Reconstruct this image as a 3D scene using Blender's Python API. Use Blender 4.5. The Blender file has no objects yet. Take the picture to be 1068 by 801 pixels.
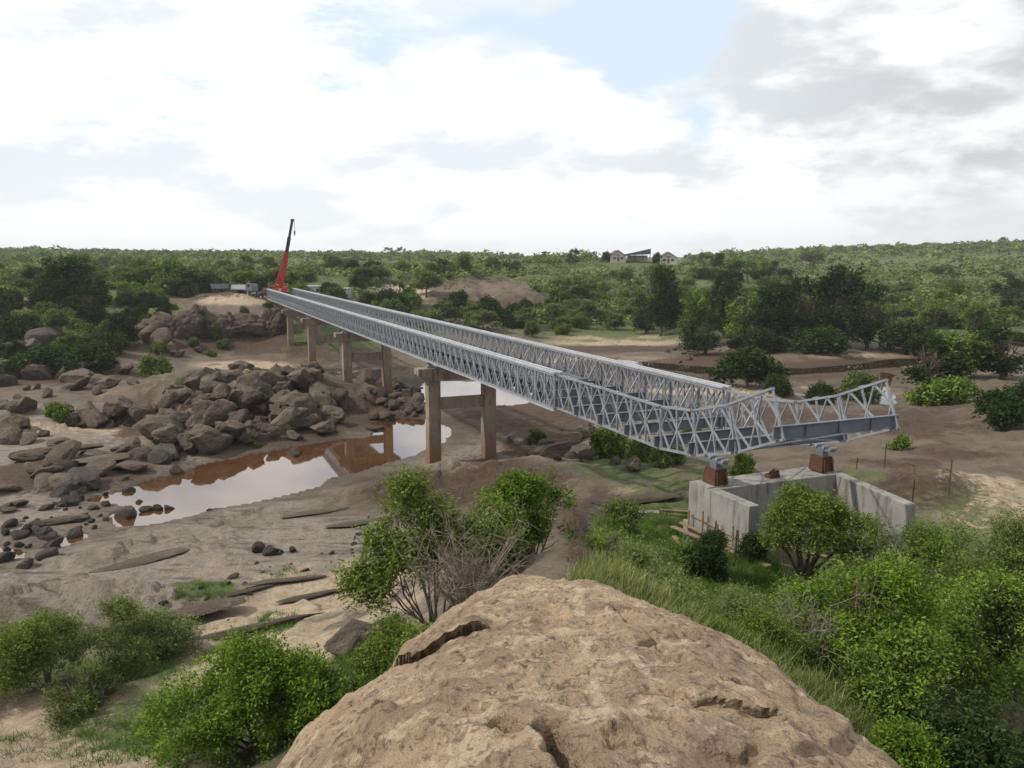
import bpy, math, random
import numpy as np
from mathutils import Vector, Matrix

SC = bpy.context.scene
COL = SC.collection
R = math.radians

# ------------------------------------------------------------------ camera
F_PX, HY, W_PX, H_PX = 860.0, 270.0, 1068.0, 801.0
PITCH = math.atan((H_PX / 2 - HY) / F_PX)
CP, SP = math.cos(PITCH), math.sin(PITCH)
cam = bpy.data.cameras.new('camera')
cam.sensor_fit = 'HORIZONTAL'
cam.sensor_width = 36.0
cam.lens = 36.0 * F_PX / W_PX
cam.clip_start = 0.1
cam.clip_end = 8000
cam_o = bpy.data.objects.new('camera', cam)
COL.objects.link(cam_o)
cam_o.location = (0, 0, 0)
cam_o.rotation_euler = (R(90) - PITCH, 0, 0)
SC.camera = cam_o

# ------------------------------------------------------------------ exposure, sky, sun
SC.view_settings.view_transform = 'Standard'
SC.view_settings.look = 'None'
SC.view_settings.gamma = 1.0
SC.view_settings.use_curve_mapping = False
SC.view_settings.exposure = 0.05
SUN_DIR = Vector((-0.74, -0.10, 0.74)).normalized()      # towards the sun
SUN_EL = math.asin(SUN_DIR.z)
SUN_AZ = math.atan2(SUN_DIR.x, SUN_DIR.y)
sun = bpy.data.lights.new('sun', 'SUN')
sun.energy = 3.8
sun.angle = R(2.0)
sun.color = (1.0, 0.93, 0.82)
sun_o = bpy.data.objects.new('sun', sun)
COL.objects.link(sun_o)
sun_o.rotation_euler = (-SUN_DIR).to_track_quat('-Z', 'Y').to_euler()
sun_o.location = (-60, -10, 80)

world = bpy.data.worlds.new('World')
SC.world = world
world.use_nodes = True
world.cycles.sampling_method = 'MANUAL'
world.cycles.sample_map_resolution = 512
def build_world():
    nt = world.node_tree
    nt.nodes.clear()
    N, L = nt.nodes.new, nt.links.new
    out = N('ShaderNodeOutputWorld'); bg = N('ShaderNodeBackground')
    bg.inputs['Strength'].default_value = 0.1
    L(bg.outputs[0], out.inputs[0])
    sky = N('ShaderNodeTexSky'); sky.sky_type = 'NISHITA'; sky.sun_disc = False
    sky.sun_elevation = SUN_EL; sky.sun_rotation = SUN_AZ
    sky.dust_density = 2.0
    tc = N('ShaderNodeTexCoord')
    def math_(op, a, b=None, clamp=False):
        n = N('ShaderNodeMath'); n.operation = op; n.use_clamp = clamp
        for i, v in enumerate((a, b)):
            if v is None: continue
            if isinstance(v, (int, float)): n.inputs[i].default_value = v
            else: L(v, n.inputs[i])
        return n.outputs[0]
    def vmath(op, a, b):
        n = N('ShaderNodeVectorMath'); n.operation = op
        for i, v in enumerate((a, b)):
            if isinstance(v, tuple): n.inputs[i].default_value = v
            else: L(v, n.inputs[i])
        return n
    def ramp(v, lo, hi, ty='SMOOTHSTEP', a=0.0, b=1.0):
        n = N('ShaderNodeMapRange'); n.interpolation_type = ty
        n.inputs['From Min'].default_value = lo; n.inputs['From Max'].default_value = hi
        n.inputs['To Min'].default_value = a; n.inputs['To Max'].default_value = b
        L(v, n.inputs['Value']); return n.outputs[0]
    def mix(f, a, b):
        n = N('ShaderNodeMix'); n.data_type = 'RGBA'
        for k, v in ((0, f), (6, a), (7, b)):
            if isinstance(v, tuple): n.inputs[k].default_value = (*v, 1)
            elif isinstance(v, (int, float)): n.inputs[k].default_value = v
            else: L(v, n.inputs[k])
        return n.outputs[2]
    d = tc.outputs['Generated']
    sep = N('ShaderNodeSeparateXYZ'); L(d, sep.inputs[0])
    X, Y, Z = sep.outputs
    # clouds: noise on a shell, squeezed vertically towards the horizon
    den = math_('ADD', math_('ABSOLUTE', Z), 0.50)
    cb = N('ShaderNodeCombineXYZ')
    L(math_('DIVIDE', X, den), cb.inputs[0]); L(math_('DIVIDE', Y, den), cb.inputs[1]); L(math_('MULTIPLY', Z, 3.2), cb.inputs[2])
    def noise(scale, detail, rough, off, dist=0.0):
        n = N('ShaderNodeTexNoise'); n.inputs['Scale'].default_value = scale; n.inputs['Detail'].default_value = detail
        n.inputs['Roughness'].default_value = rough; n.inputs['Distortion'].default_value = dist
        L(vmath('ADD', cb.outputs[0], off).outputs[0], n.inputs['Vector']); return n.outputs[0]
    n1 = noise(1.7, 9, 0.56, (3.1, 7.7, 1.3))
    n2 = noise(4.2, 9, 0.58, (11.0, 2.0, 5.0), 0.15)
    n4 = noise(2.8, 8, 0.52, (4.4, 0.3, 8.8))
    n3 = noise(5.5, 6, 0.55, (1.0, 9.0, 2.0))
    # open blue gap high to the right of the view
    def lobe(v, lo, hi):
        dn = vmath('DOT_PRODUCT', d, tuple(Vector(v).normalized())).outputs['Value']
        return ramp(dn, lo, hi)
    gap = lobe((0.235, 1.0, 0.30), 0.980, 0.998)
    gap2 = lobe((0.62, 1.0, 0.22), 0.985, 1.0)
    gapL = lobe((-0.50, 1.0, 0.10), 0.93, 0.999)
    heap = lobe((0.53, 1.0, 0.20), 0.962, 0.980)
    cover = math_('ADD', n1, math_('MULTIPLY', math_('SUBTRACT', n2, 0.5), 0.55))
    cover = math_('ADD', cover, 0.27)
    cover = math_('SUBTRACT', cover, math_('MULTIPLY', gap, 0.27))
    cover = math_('SUBTRACT', cover, math_('MULTIPLY', gapL, 0.06))
    cover = math_('ADD', cover, math_('MULTIPLY', heap, 0.30))
    mask = ramp(cover, 0.49, 0.64)
    # grey bellies: thick parts of the cloud seen from below
    thick = math_('ADD', math_('MULTIPLY', n4, 0.65), math_('MULTIPLY', n2, 0.35))
    bellyR = math_('MULTIPLY', ramp(thick, 0.34, 0.54), lobe((0.54, 1.0, 0.215), 0.980, 0.9965))
    bellyR = math_('MAXIMUM', bellyR, math_('MULTIPLY', math_('MULTIPLY', ramp(thick, 0.46, 0.58), 0.75), lobe((0.50, 1.0, 0.10), 0.93, 0.985)))
    bellyL = math_('MULTIPLY', ramp(thick, 0.47, 0.58), 0.95)
    bellyR = math_('MULTIPLY', bellyR, ramp(math_('ADD', math_('MULTIPLY', n2, 0.6), math_('MULTIPLY', n3, 0.4)), 0.40, 0.58))
    belly = math_('MAXIMUM', bellyR, bellyL)
    glow = lobe((-0.28, 1.0, 0.26), 0.72, 1.0)
    white = mix(glow, (10.2, 10.3, 10.4), (12.2, 12.1, 12.0))
    cloud = mix(belly, white, mix(glow, (6.0, 6.25, 6.5), (8.3, 8.9, 9.4)))
    blue = mix(0.9, sky.outputs[0], (7.8, 9.0, 10.2))
    c = mix(mask, blue, cloud)
    # milky band along the horizon
    hz = ramp(Z, 0.0, 0.13, 'SMOOTHSTEP', 0.7, 0.0)
    c = mix(hz, c, (9.5, 9.8, 10.0))
    below = ramp(Z, -0.02, -0.06)
    c = mix(below, c, (1.3, 1.1, 0.8))
    L(c, bg.inputs['Color'])
build_world()
SC.cycles.max_bounces = 6
SC.cycles.diffuse_bounces = 2
SC.cycles.glossy_bounces = 2
SC.cycles.transmission_bounces = 2
SC.cycles.transparent_max_bounces = 4
SC.cycles.use_denoising = True

# ------------------------------------------------------------------ coordinates
def ray(px, py):
    u = (px - W_PX / 2) / F_PX; v = (H_PX / 2 - py) / F_PX
    return u, CP + v * SP, -SP + v * CP
def at_y(px, py, Y):
    a, b, c = ray(px, py); t = Y / b
    return (a * t, Y, c * t)
def at_z(px, py, z):
    a, b, c = ray(px, py); t = z / c
    return (a * t, b * t, z)
def to_px(x, y, z):
    zc = y * CP - z * SP; yc = y * SP + z * CP
    return W_PX / 2 + F_PX * x / zc, H_PX / 2 - F_PX * yc / zc

# ------------------------------------------------------------------ numpy noise
def _h(ix, iy, iz, s):
    n = (ix.astype(np.int64) * 374761393 + iy.astype(np.int64) * 668265263 + iz.astype(np.int64) * 2147483647 + s * 1274126177) & 0xFFFFFFFF
    n = ((n ^ (n >> 13)) * 1274126177) & 0xFFFFFFFF
    n = ((n ^ (n >> 16)) * 2246822519) & 0xFFFFFFFF
    return ((n ^ (n >> 15)) & 0xFFFFFF) / float(0xFFFFFF)
def vnoise(x, y, z=None, s=0):
    x = np.asarray(x, float); y = np.asarray(y, float); z = np.zeros_like(x) if z is None else np.asarray(z, float)
    fx, fy, fz = np.floor(x), np.floor(y), np.floor(z)
    tx, ty, tz = x - fx, y - fy, z - fz
    tx, ty, tz = (t * t * t * (t * (t * 6 - 15) + 10) for t in (tx, ty, tz))
    r = 0
    for dx in (0, 1):
        for dy in (0, 1):
            for dz in (0, 1):
                w = (tx if dx else 1 - tx) * (ty if dy else 1 - ty) * (tz if dz else 1 - tz)
                r = r + w * _h(fx + dx, fy + dy, fz + dz, s)
    return r
def fbm(x, y, z=None, s=0, octs=4, rough=0.5):
    a, f, r, t = 1.0, 1.0, 0, 0
    for o in range(octs):
        r = r + a * vnoise(x * f, y * f, None if z is None else z * f, s + o * 17); t += a
        a *= rough; f *= 2.03
    return r / t
def ridged(x, y, s=0, octs=4):
    a, f, r, t = 1.0, 1.0, 0, 0
    for o in range(octs):
        r = r + a * (1 - np.abs(2 * vnoise(x * f, y * f, None, s + o * 31) - 1)); t += a
        a *= 0.5; f *= 2.1
    return r / t
def sstep(v, lo, hi):
    t = np.clip((v - lo) / (hi - lo), 0, 1)
    return t * t * (3 - 2 * t)

# ------------------------------------------------------------------ materials
def mat(name):
    m = bpy.data.materials.new(name); m.use_nodes = True
    nt = m.node_tree; nt.nodes.clear()
    return m, nt
class NB:
    def __init__(s, nt): s.nt = nt
    def n(s, t, **k):
        o = s.nt.nodes.new(t)
        for a, b in k.items(): setattr(o, a, b)
        return o
    def l(s, a, b): s.nt.links.new(a, b)
    def noise(s, vec, scale, detail=4, rough=0.55, dist=0.0):
        o = s.n('ShaderNodeTexNoise'); o.inputs['Scale'].default_value = scale; o.inputs['Detail'].default_value = detail
        o.inputs['Roughness'].default_value = rough; o.inputs['Distortion'].default_value = dist
        s.l(vec, o.inputs['Vector']); return o.outputs[0]
    def ramp(s, v, lo, hi, a=0.0, b=1.0):
        o = s.n('ShaderNodeMapRange'); o.interpolation_type = 'SMOOTHSTEP'
        for k, q in zip(('From Min', 'From Max', 'To Min', 'To Max'), (lo, hi, a, b)): o.inputs[k].default_value = q
        s.l(v, o.inputs['Value']); return o.outputs[0]
    def mix(s, f, a, b, blend='MIX'):
        o = s.n('ShaderNodeMix', data_type='RGBA', blend_type=blend)
        for k, v in ((0, f), (6, a), (7, b)):
            if isinstance(v, tuple): o.inputs[k].default_value = (*v, 1)
            elif isinstance(v, (int, float)): o.inputs[k].default_value = v
            else: s.l(v, o.inputs[k])
        return o.outputs[2]
    def math(s, op, a, b):
        o = s.n('ShaderNodeMath', operation=op)
        for i, v in enumerate((a, b)):
            if isinstance(v, (int, float)): o.inputs[i].default_value = v
            else: s.l(v, o.inputs[i])
        return o.outputs[0]
    def obj(s, scale=None):
        t = s.n('ShaderNodeTexCoord'); v = t.outputs['Object']
        if scale:
            m = s.n('ShaderNodeMapping'); m.inputs['Scale'].default_value = scale; s.l(v, m.inputs[0]); v = m.outputs[0]
        return v
    def pos(s, scale=None):
        v = s.n('ShaderNodeNewGeometry').outputs['Position']
        if scale:
            m = s.n('ShaderNodeMapping'); m.inputs['Scale'].default_value = scale; s.l(v, m.inputs[0]); v = m.outputs[0]
        return v
    def attr(s, name):
        a = s.n('ShaderNodeAttribute'); a.attribute_name = name; return a.outputs['Fac']
    def bsdf(s, col, rough=0.85, bump=None, strength=0.4, dist=0.1, metal=0.0, spec=0.3):
        b = s.n('ShaderNodeBsdfPrincipled'); o = s.n('ShaderNodeOutputMaterial')
        if isinstance(col, tuple): b.inputs['Base Color'].default_value = (*col, 1)
        else: s.l(col, b.inputs['Base Color'])
        if isinstance(rough, (int, float)): b.inputs['Roughness'].default_value = rough
        else: s.l(rough, b.inputs['Roughness'])
        b.inputs['Metallic'].default_value = metal
        b.inputs['Specular IOR Level'].default_value = spec
        if bump is not None:
            bp = s.n('ShaderNodeBump'); bp.inputs['Strength'].default_value = strength; bp.inputs['Distance'].default_value = dist
            s.l(bump, bp.inputs['Height']); s.l(bp.outputs[0], b.inputs['Normal'])
        s.l(b.outputs[0], o.inputs[0]); return b

def m_simple(name, col, col2=None, scale=3.0, rough=0.8, metal=0.0, bump=0.0, stretch=None, spec=0.3):
    m, nt = mat(name); b = NB(nt)
    v = b.obj(stretch)
    n = b.noise(v, scale, 5, 0.62)
    c = b.mix(b.ramp(n, 0.32, 0.68), col, col2 or tuple(q * 0.7 for q in col))
    b.bsdf(c, rough, n if bump else None, bump, 0.05, metal, spec)
    return m

def m_leaf(name, dark, light, dry=None, trans=0.3):
    m, nt = mat(name); b = NB(nt)
    t = b.attr('tint')
    c = b.mix(b.ramp(t, 0.05, 0.95), dark, light)
    if dry: c = b.mix(b.ramp(t, 0.90, 1.0), c, dry)
    oi = b.n('ShaderNodeObjectInfo')
    c = b.mix(b.math('MULTIPLY', oi.outputs['Random'], 0.35), c, tuple(0.5 * q for q in dark))
    d = b.n('ShaderNodeBsdfDiffuse'); tr = b.n('ShaderNodeBsdfTranslucent'); mx = b.n('ShaderNodeMixShader'); o = b.n('ShaderNodeOutputMaterial')
    b.l(c, d.inputs[0]); b.l(c, tr.inputs[0]); mx.inputs[0].default_value = trans
    b.l(d.outputs[0], mx.inputs[1]); b.l(tr.outputs[0], mx.inputs[2]); b.l(mx.outputs[0], o.inputs[0])
    return m

def m_concrete(name, col, stain, stain_amt=0.5, z_lo=None, z_hi=None, low=None):
    m, nt = mat(name); b = NB(nt)
    p = b.pos()
    n = b.noise(p, 0.9, 6, 0.6); n2 = b.noise(b.pos((1.5, 1.5, 0.25)), 1.6, 5, 0.65); n3 = b.noise(p, 14, 3, 0.6)
    c = b.mix(b.ramp(n, 0.3, 0.7), col, tuple(q * 0.78 for q in col))
    c = b.mix(b.math('MULTIPLY', b.ramp(n2, 0.48, 0.66), stain_amt), c, stain)
    if low:
        sp = b.n('ShaderNodeSeparateXYZ'); b.l(p, sp.inputs[0])
        h = b.math('ADD', sp.outputs[2], b.math('MULTIPLY', n2, 1.5))
        c = b.mix(b.ramp(h, z_hi, z_lo), c, low)
    # board marks left by the shuttering
    w = b.n('ShaderNodeTexWave'); w.bands_direction = 'Z'; w.inputs['Scale'].default_value = 1.6; w.inputs['Distortion'].default_value = 0.6
    b.l(p, w.inputs[0])
    c = b.mix(b.math('MULTIPLY', b.ramp(w.outputs[1], 0.90, 1.0), 0.25), c, tuple(q * 0.6 for q in col))
    b.bsdf(c, 0.9, n3, 0.35, 0.02)
    return m

def m_rock(name, a, bcol, c3, scale=1.0, bump=1.0, dist=0.45):
    m, nt = mat(name); b = NB(nt)
    v = b.obj()
    n = b.noise(v, 0.8 * scale, 8, 0.6); n2 = b.noise(v, 3.1 * scale, 8, 0.65, 0.4); n3 = b.noise(v, 12 * scale, 4, 0.6)
    c = b.mix(b.ramp(n, 0.34, 0.64), a, bcol)
    c = b.mix(b.math('MULTIPLY', b.ramp(n2, 0.52, 0.7), 0.7), c, c3)
    oi = b.n('ShaderNodeObjectInfo')
    c = b.mix(b.math('MULTIPLY', oi.outputs['Random'], 0.5), c, tuple(0.55 * q for q in bcol))
    c = b.mix(b.math('MULTIPLY', b.ramp(b.noise(v, 1.3 * scale, 9, 0.75, 1.5), 0.57, 0.61), 0.8), c, tuple(0.35 * q for q in bcol))
    h = b.math('ADD', n2, b.math('MULTIPLY', n3, 0.4))
    b.bsdf(c, 0.93, h, bump, dist)
    return m

M = {}
M['galv'] = m_simple('galvanised steel', (0.30, 0.32, 0.35), (0.21, 0.228, 0.258), 1.5, 0.5, 0.35)
M['galv_top'] = m_simple('galvanised chord steel', (0.40, 0.415, 0.44), (0.31, 0.325, 0.35), 1.0, 0.5, 0.2)
M['galv_dark'] = m_simple('weathered galvanised steel', (0.15, 0.17, 0.20), (0.11, 0.126, 0.15), 1.2, 0.55, 0.3)
M['deck'] = m_simple('steel deck', (0.13, 0.14, 0.16), (0.10, 0.11, 0.12), 2.0, 0.6, 0.2)
M['rust'] = m_simple('rusty steel', (0.095, 0.038, 0.019), (0.05, 0.026, 0.017), 3.0, 0.85)
M['pier'] = m_concrete('muddy pier concrete', (0.25, 0.205, 0.16), (0.125, 0.078, 0.052), 0.9, -19.5, -14.0, (0.16, 0.085, 0.05))
M['abut'] = m_concrete('new grey concrete', (0.25, 0.243, 0.23), (0.10, 0.09, 0.08), 0.8)
M['timber'] = m_simple('weathered timber', (0.25, 0.18, 0.12), (0.13, 0.09, 0.06), 2.0, 0.9, stretch=(1, 8, 8))
M['bark'] = m_simple('bark', (0.12, 0.09, 0.065), (0.06, 0.045, 0.035), 5.0, 0.95, bump=0.5)
M['twig'] = m_simple('grey bare twigs', (0.21, 0.18, 0.15), (0.12, 0.10, 0.085), 4.0, 0.95)
M['red'] = m_simple('red crane paint', (0.42, 0.03, 0.025), (0.30, 0.025, 0.02), 1.0, 0.45)
M['black'] = m_simple('dark grey metal', (0.05, 0.05, 0.055), (0.03, 0.03, 0.03), 1.0, 0.6)
M['white'] = m_simple('white paint', (0.62, 0.61, 0.58), (0.5, 0.49, 0.46), 1.0, 0.6)
M['cabin'] = m_simple('pale grey panel', (0.36, 0.38, 0.39), (0.27, 0.29, 0.3), 0.7, 0.6)
M['glass'] = m_simple('window glass', (0.03, 0.035, 0.04), None, 1.0, 0.15)
M['tyre'] = m_simple('tyre rubber', (0.025, 0.025, 0.025), None, 2.0, 0.9)
M['wall'] = m_simple('whitewashed wall', (0.46, 0.43, 0.39), (0.38, 0.35, 0.31), 1.0, 0.9)
M['roof_brown'] = m_simple('dark brown roof', (0.10, 0.07, 0.06), (0.07, 0.05, 0.045), 1.0, 0.85)
M['roof_grey'] = m_simple('dark slate grey roof', (0.07, 0.085, 0.09), (0.05, 0.06, 0.065), 1.0, 0.7)
M['skin'] = m_simple('skin', (0.10, 0.055, 0.035), None, 3.0, 0.7)
M['shirt'] = m_simple('pale shirt cloth', (0.5, 0.47, 0.44), None, 3.0, 0.9)
M['vest'] = m_simple('orange cloth', (0.5, 0.16, 0.05), None, 3.0, 0.9)
M['trouser'] = m_simple('dark trousers', (0.05, 0.05, 0.07), None, 3.0, 0.9)
M['boulder'] = m_rock('grey brown boulder', (0.145, 0.115, 0.09), (0.085, 0.066, 0.051), (0.225, 0.185, 0.148), 0.9)
M['boulder_dark'] = m_rock('dark wet stone', (0.095, 0.08, 0.07), (0.05, 0.042, 0.038), (0.14, 0.12, 0.10), 0.8)
M['cliff'] = m_rock('brown cliff rock', (0.12, 0.082, 0.066), (0.07, 0.05, 0.042), (0.19, 0.145, 0.12), 0.4, 1.0, 0.5)
M['leaf_bright'] = m_leaf('bright green leaves', (0.05, 0.10, 0.012), (0.225, 0.345, 0.048), trans=0.4)
M['leaf_yellow'] = m_leaf('yellow green leaves', (0.07, 0.12, 0.022), (0.26, 0.33, 0.07), (0.25, 0.22, 0.09), 0.35)
M['leaf_olive'] = m_leaf('olive leaves', (0.06, 0.095, 0.024), (0.22, 0.27, 0.08), (0.18, 0.15, 0.07))
M['leaf_dark'] = m_leaf('dark green leaves', (0.018, 0.036, 0.012), (0.066, 0.105, 0.032))
M['leaf_mid'] = m_leaf('mid green leaves', (0.055, 0.095, 0.018), (0.225, 0.32, 0.058))
M['leaf_pale'] = m_leaf('pale soft green leaves', (0.10, 0.14, 0.045), (0.30, 0.36, 0.13), (0.40, 0.36, 0.18), 0.4)
M['leaf_far'] = m_leaf('far scrub leaves', (0.065, 0.10, 0.03), (0.27, 0.33, 0.11))
M['grass'] = m_leaf('long grass', (0.12, 0.15, 0.045), (0.36, 0.40, 0.15), (0.48, 0.42, 0.22), 0.3)
M['turf'] = m_leaf('green grass', (0.045, 0.10, 0.016), (0.15, 0.25, 0.05), (0.24, 0.24, 0.09), 0.3)

# ------------------------------------------------------------------ object helpers
def link(name, me, parent=None):
    o = bpy.data.objects.new(name, me); COL.objects.link(o)
    if parent: o.parent = parent
    return o
def tag(o, label=None, cat=None, group=None, kind=None):
    if label: o['label'] = label
    if cat: o['category'] = cat
    if group: o['group'] = group
    if kind: o['kind'] = kind
    return o
def empty(name, loc=(0, 0, 0), rz=0):
    o = bpy.data.objects.new(name, None); COL.objects.link(o)
    o.location = loc; o.rotation_euler.z = rz; o.empty_display_size = 0.2
    return o
def mesh_np(name, V, Fq, m, smooth=False, tint=None):
    V = np.asarray(V, np.float32); Fq = np.asarray(Fq, np.int32)
    me = bpy.data.meshes.new(name); k = Fq.shape[1]
    me.vertices.add(len(V)); me.vertices.foreach_set('co', V.ravel())
    me.loops.add(Fq.size); me.loops.foreach_set('vertex_index', Fq.ravel())
    me.polygons.add(len(Fq)); me.polygons.foreach_set('loop_start', np.arange(0, Fq.size, k, dtype=np.int32))
    me.polygons.foreach_set('loop_total', np.full(len(Fq), k, np.int32))
    if smooth: me.polygons.foreach_set('use_smooth', np.ones(len(Fq), bool))
    if tint is not None:
        a = me.attributes.new('tint', 'FLOAT', 'POINT'); a.data.foreach_set('value', np.asarray(tint, np.float32))
    me.materials.append(m); me.update(calc_edges=True)
    return me
class MB:
    """collects boxes, bars and tubes into one mesh"""
    def __init__(s): s.v = []; s.f = []
    def poly(s, vs, fs):
        k = len(s.v); s.v += [tuple(q) for q in vs]; s.f += [tuple(k + i for i in f) for f in fs]; return s
    def box(s, c, d, rz=0.0):
        cx, cy, cz = c; hx, hy, hz = d[0] / 2, d[1] / 2, d[2] / 2; co, si = math.cos(rz), math.sin(rz); vs = []
        for z in (-hz, hz):
            for x, y in ((-hx, -hy), (hx, -hy), (hx, hy), (-hx, hy)):
                vs.append((cx + x * co - y * si, cy + x * si + y * co, cz + z))
        return s.poly(vs, [(3, 2, 1, 0), (4, 5, 6, 7), (0, 1, 5, 4), (1, 2, 6, 5), (2, 3, 7, 6), (3, 0, 4, 7)])
    def bar(s, a, b, w, h=None, up=(0, 0, 1)):
        a, b = Vector(a), Vector(b); d = (b - a).normalized(); h = h or w
        u = Vector(up)
        if abs(d.dot(u)) > 0.98: u = Vector((1, 0, 0))
        x = d.cross(u).normalized(); y = x.cross(d).normalized(); vs = []
        for p in (a, b):
            for sx, sy in ((-1, -1), (1, -1), (1, 1), (-1, 1)):
                vs.append(p + x * (sx * w / 2) + y * (sy * h / 2))
        return s.poly(vs, [(0, 1, 2, 3), (7, 6, 5, 4), (0, 4, 5, 1), (1, 5, 6, 2), (2, 6, 7, 3), (3, 7, 4, 0)])
    def tube(s, pts, rads, n=6):
        pts = [Vector(p) for p in pts]; k = len(s.v); prev = None
        for i, p in enumerate(pts):
            d = (pts[min(i + 1, len(pts) - 1)] - pts[max(i - 1, 0)])
            d = d.normalized() if d.length > 1e-6 else Vector((0, 0, 1))
            if prev is None:
                u = Vector((0, 0, 1)) if abs(d.z) < 0.9 else Vector((1, 0, 0))
                x = d.cross(u).normalized()
            else:
                x = (prev - d * prev.dot(d)).normalized()
            prev = x; y = d.cross(x)
            for j in range(n):
                a = 2 * math.pi * j / n
                s.v.append(tuple(p + x * (math.cos(a) * rads[i]) + y * (math.sin(a) * rads[i])))
        for i in range(len(pts) - 1):
            for j in range(n):
                j2 = (j + 1) % n
                s.f.append((k + i * n + j, k + i * n + j2, k + (i + 1) * n + j2, k + (i + 1) * n + j))
        s.f.append(tuple(k + j for j in range(n))[::-1]); e = k + (len(pts) - 1) * n
        s.f.append(tuple(e + j for j in range(n)))
        return s
    def cyl(s, a, b, r, n=12): return s.tube([a, b], [r, r], n)
    def mesh(s, name, m, smooth=False):
        me = bpy.data.meshes.new(name); me.from_pydata(s.v, [], s.f); me.materials.append(m)
        if smooth:
            for p in me.polygons: p.use_smooth = True
        me.update(); return me
    def build(s, name, m, parent=None, smooth=False, bevel=0.0):
        o = link(name, s.mesh(name, m, smooth), parent)
        if bevel:
            b = o.modifiers.new('bevel', 'BEVEL'); b.width = bevel; b.segments = 2; b.limit_method = 'ANGLE'
        return o

# ------------------------------------------------------------------ terrain
WATER_Z = -20.2
CTRL = [
 # px, py, forward distance
 (-140, 800, 22), (-140, 700, 33), (-140, 620, 45), (-140, 560, 58), (-140, 500, 77), (-140, 450, 95), (-140, 400, 132), (-140, 345, 165), (-140, 300, 225), (-140, 274, 430), (-140, 263, 900),
 (60, 815, 20.5), (60, 740, 28), (60, 690, 34), (60, 640, 42), (60, 600, 49.5), (60, 560, 58), (60, 500, 77), (60, 460, 92), (60, 405, 130), (60, 350, 165), (60, 305, 215), (60, 277, 420), (60, 264, 900),
 (200, 815, 19), (200, 740, 26.5), (200, 690, 33), (200, 640, 42), (200, 600, 50), (200, 550, 61), (200, 480, 83.5), (210, 446, 98), (210, 393, 121), (215, 378, 158), (215, 326, 187), (225, 309, 203), (225, 300, 240), (200, 285, 330), (200, 266, 900),
 (330, 800, 17.5), (335, 700, 28), (330, 640, 40), (330, 600, 49), (330, 560, 58.5), (330, 510, 73), (320, 447, 97), (320, 396, 124), (310, 384, 155), (290, 328, 190), (285, 309, 206), (310, 303, 240), (330, 285, 330), (330, 267, 900),
 (425, 665, 26), (400, 600, 44), (430, 550, 58), (450, 492, 78), (440, 440, 99), (440, 400, 132), (430, 372, 165), (440, 340, 212), (470, 322, 240), (500, 298, 258), (500, 284, 400), (500, 268, 900),
 (560, 605, 17.8), (600, 562, 24), (612, 526, 34), (560, 548, 50), (600, 500, 60), (580, 470, 82), (560, 440, 98), (620, 440, 95), (560, 402, 131), (600, 372, 166), (650, 352, 212), (660, 342, 232), (650, 320, 280), (650, 295, 330), (650, 271, 380), (650, 278, 900),
 (690, 625, 24), (665, 572, 31), (715, 578, 37.5), (680, 520, 47), (700, 490, 60), (700, 440, 90), (720, 400, 130), (740, 376, 164), (760, 330, 230), (780, 300, 330), (780, 282, 500), (780, 266, 800),
 (800, 690, 17.5), (790, 577, 34), (850, 625, 31), (800, 480, 60), (830, 420, 108), (850, 392, 138), (850, 368, 168), (880, 330, 230), (880, 300, 330), (880, 280, 500), (880, 261, 820),
 (960, 830, 15), (950, 700, 24), (950, 600, 36), (950, 525, 46), (960, 480, 60), (980, 440, 80), (960, 400, 118), (960, 372, 164), (980, 340, 215), (1000, 310, 300), (1000, 280, 480), (1000, 257, 850),
 (1150, 830, 16), (1150, 700, 26), (1150, 600, 37), (1150, 540, 46), (1150, 480, 62), (1150, 430, 85), (1150, 380, 140), (1150, 340, 210), (1150, 300, 320), (1150, 275, 480), (1150, 254, 850),
 (-500, 700, 30), (-600, 560, 60), (-700, 450, 100), (-700, 330, 200), (-700, 266, 900), (1600, 700, 30), (1700, 560, 50), (1700, 430, 90), (1700, 330, 220), (1700, 258, 900),
]
_c = np.array([at_y(*q) for q in CTRL] + [(-4, 6, -13.0), (5, 6, -9.5), (-12, 9, -13.5), (14, 9, -10.5), (0, 3, -9)] +
              [(t * 2600.0, 2600.0, 2 + 6 * abs(t)) for t in (-1.5, -0.6, -0.2, 0.2, 0.6, 1.5)])
def _ab(x, y): return np.stack([np.arctan2(x, y) * 2.6, np.log(np.maximum(y, 2.0)) * 1.9], -1)
_AB = _ab(_c[:, 0], _c[:, 1])
def _ker(d2): return np.sqrt(d2 + 0.02)
_n = len(_c)
_A = np.zeros((_n + 3, _n + 3)); _A[:_n, :_n] = _ker(((_AB[:, None] - _AB[None]) ** 2).sum(-1)) - 0.0
_A[:_n, :_n] -= np.eye(_n) * 0.01
_A[:_n, _n] = 1; _A[:_n, _n + 1:] = _AB; _A[_n:, :_n] = _A[:_n, _n:].T
_SOL = np.linalg.solve(_A, np.r_[_c[:, 2], 0, 0, 0])
def base_z(x, y):
    q = _ab(x, y); r = np.empty(len(q))
    for i in range(0, len(q), 40000):
        k = q[i:i + 40000]
        r[i:i + 40000] = _ker(((k[:, None] - _AB[None]) ** 2).sum(-1)) @ _SOL[:_n] + _SOL[_n] + k @ _SOL[_n + 1:]
    return r
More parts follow.
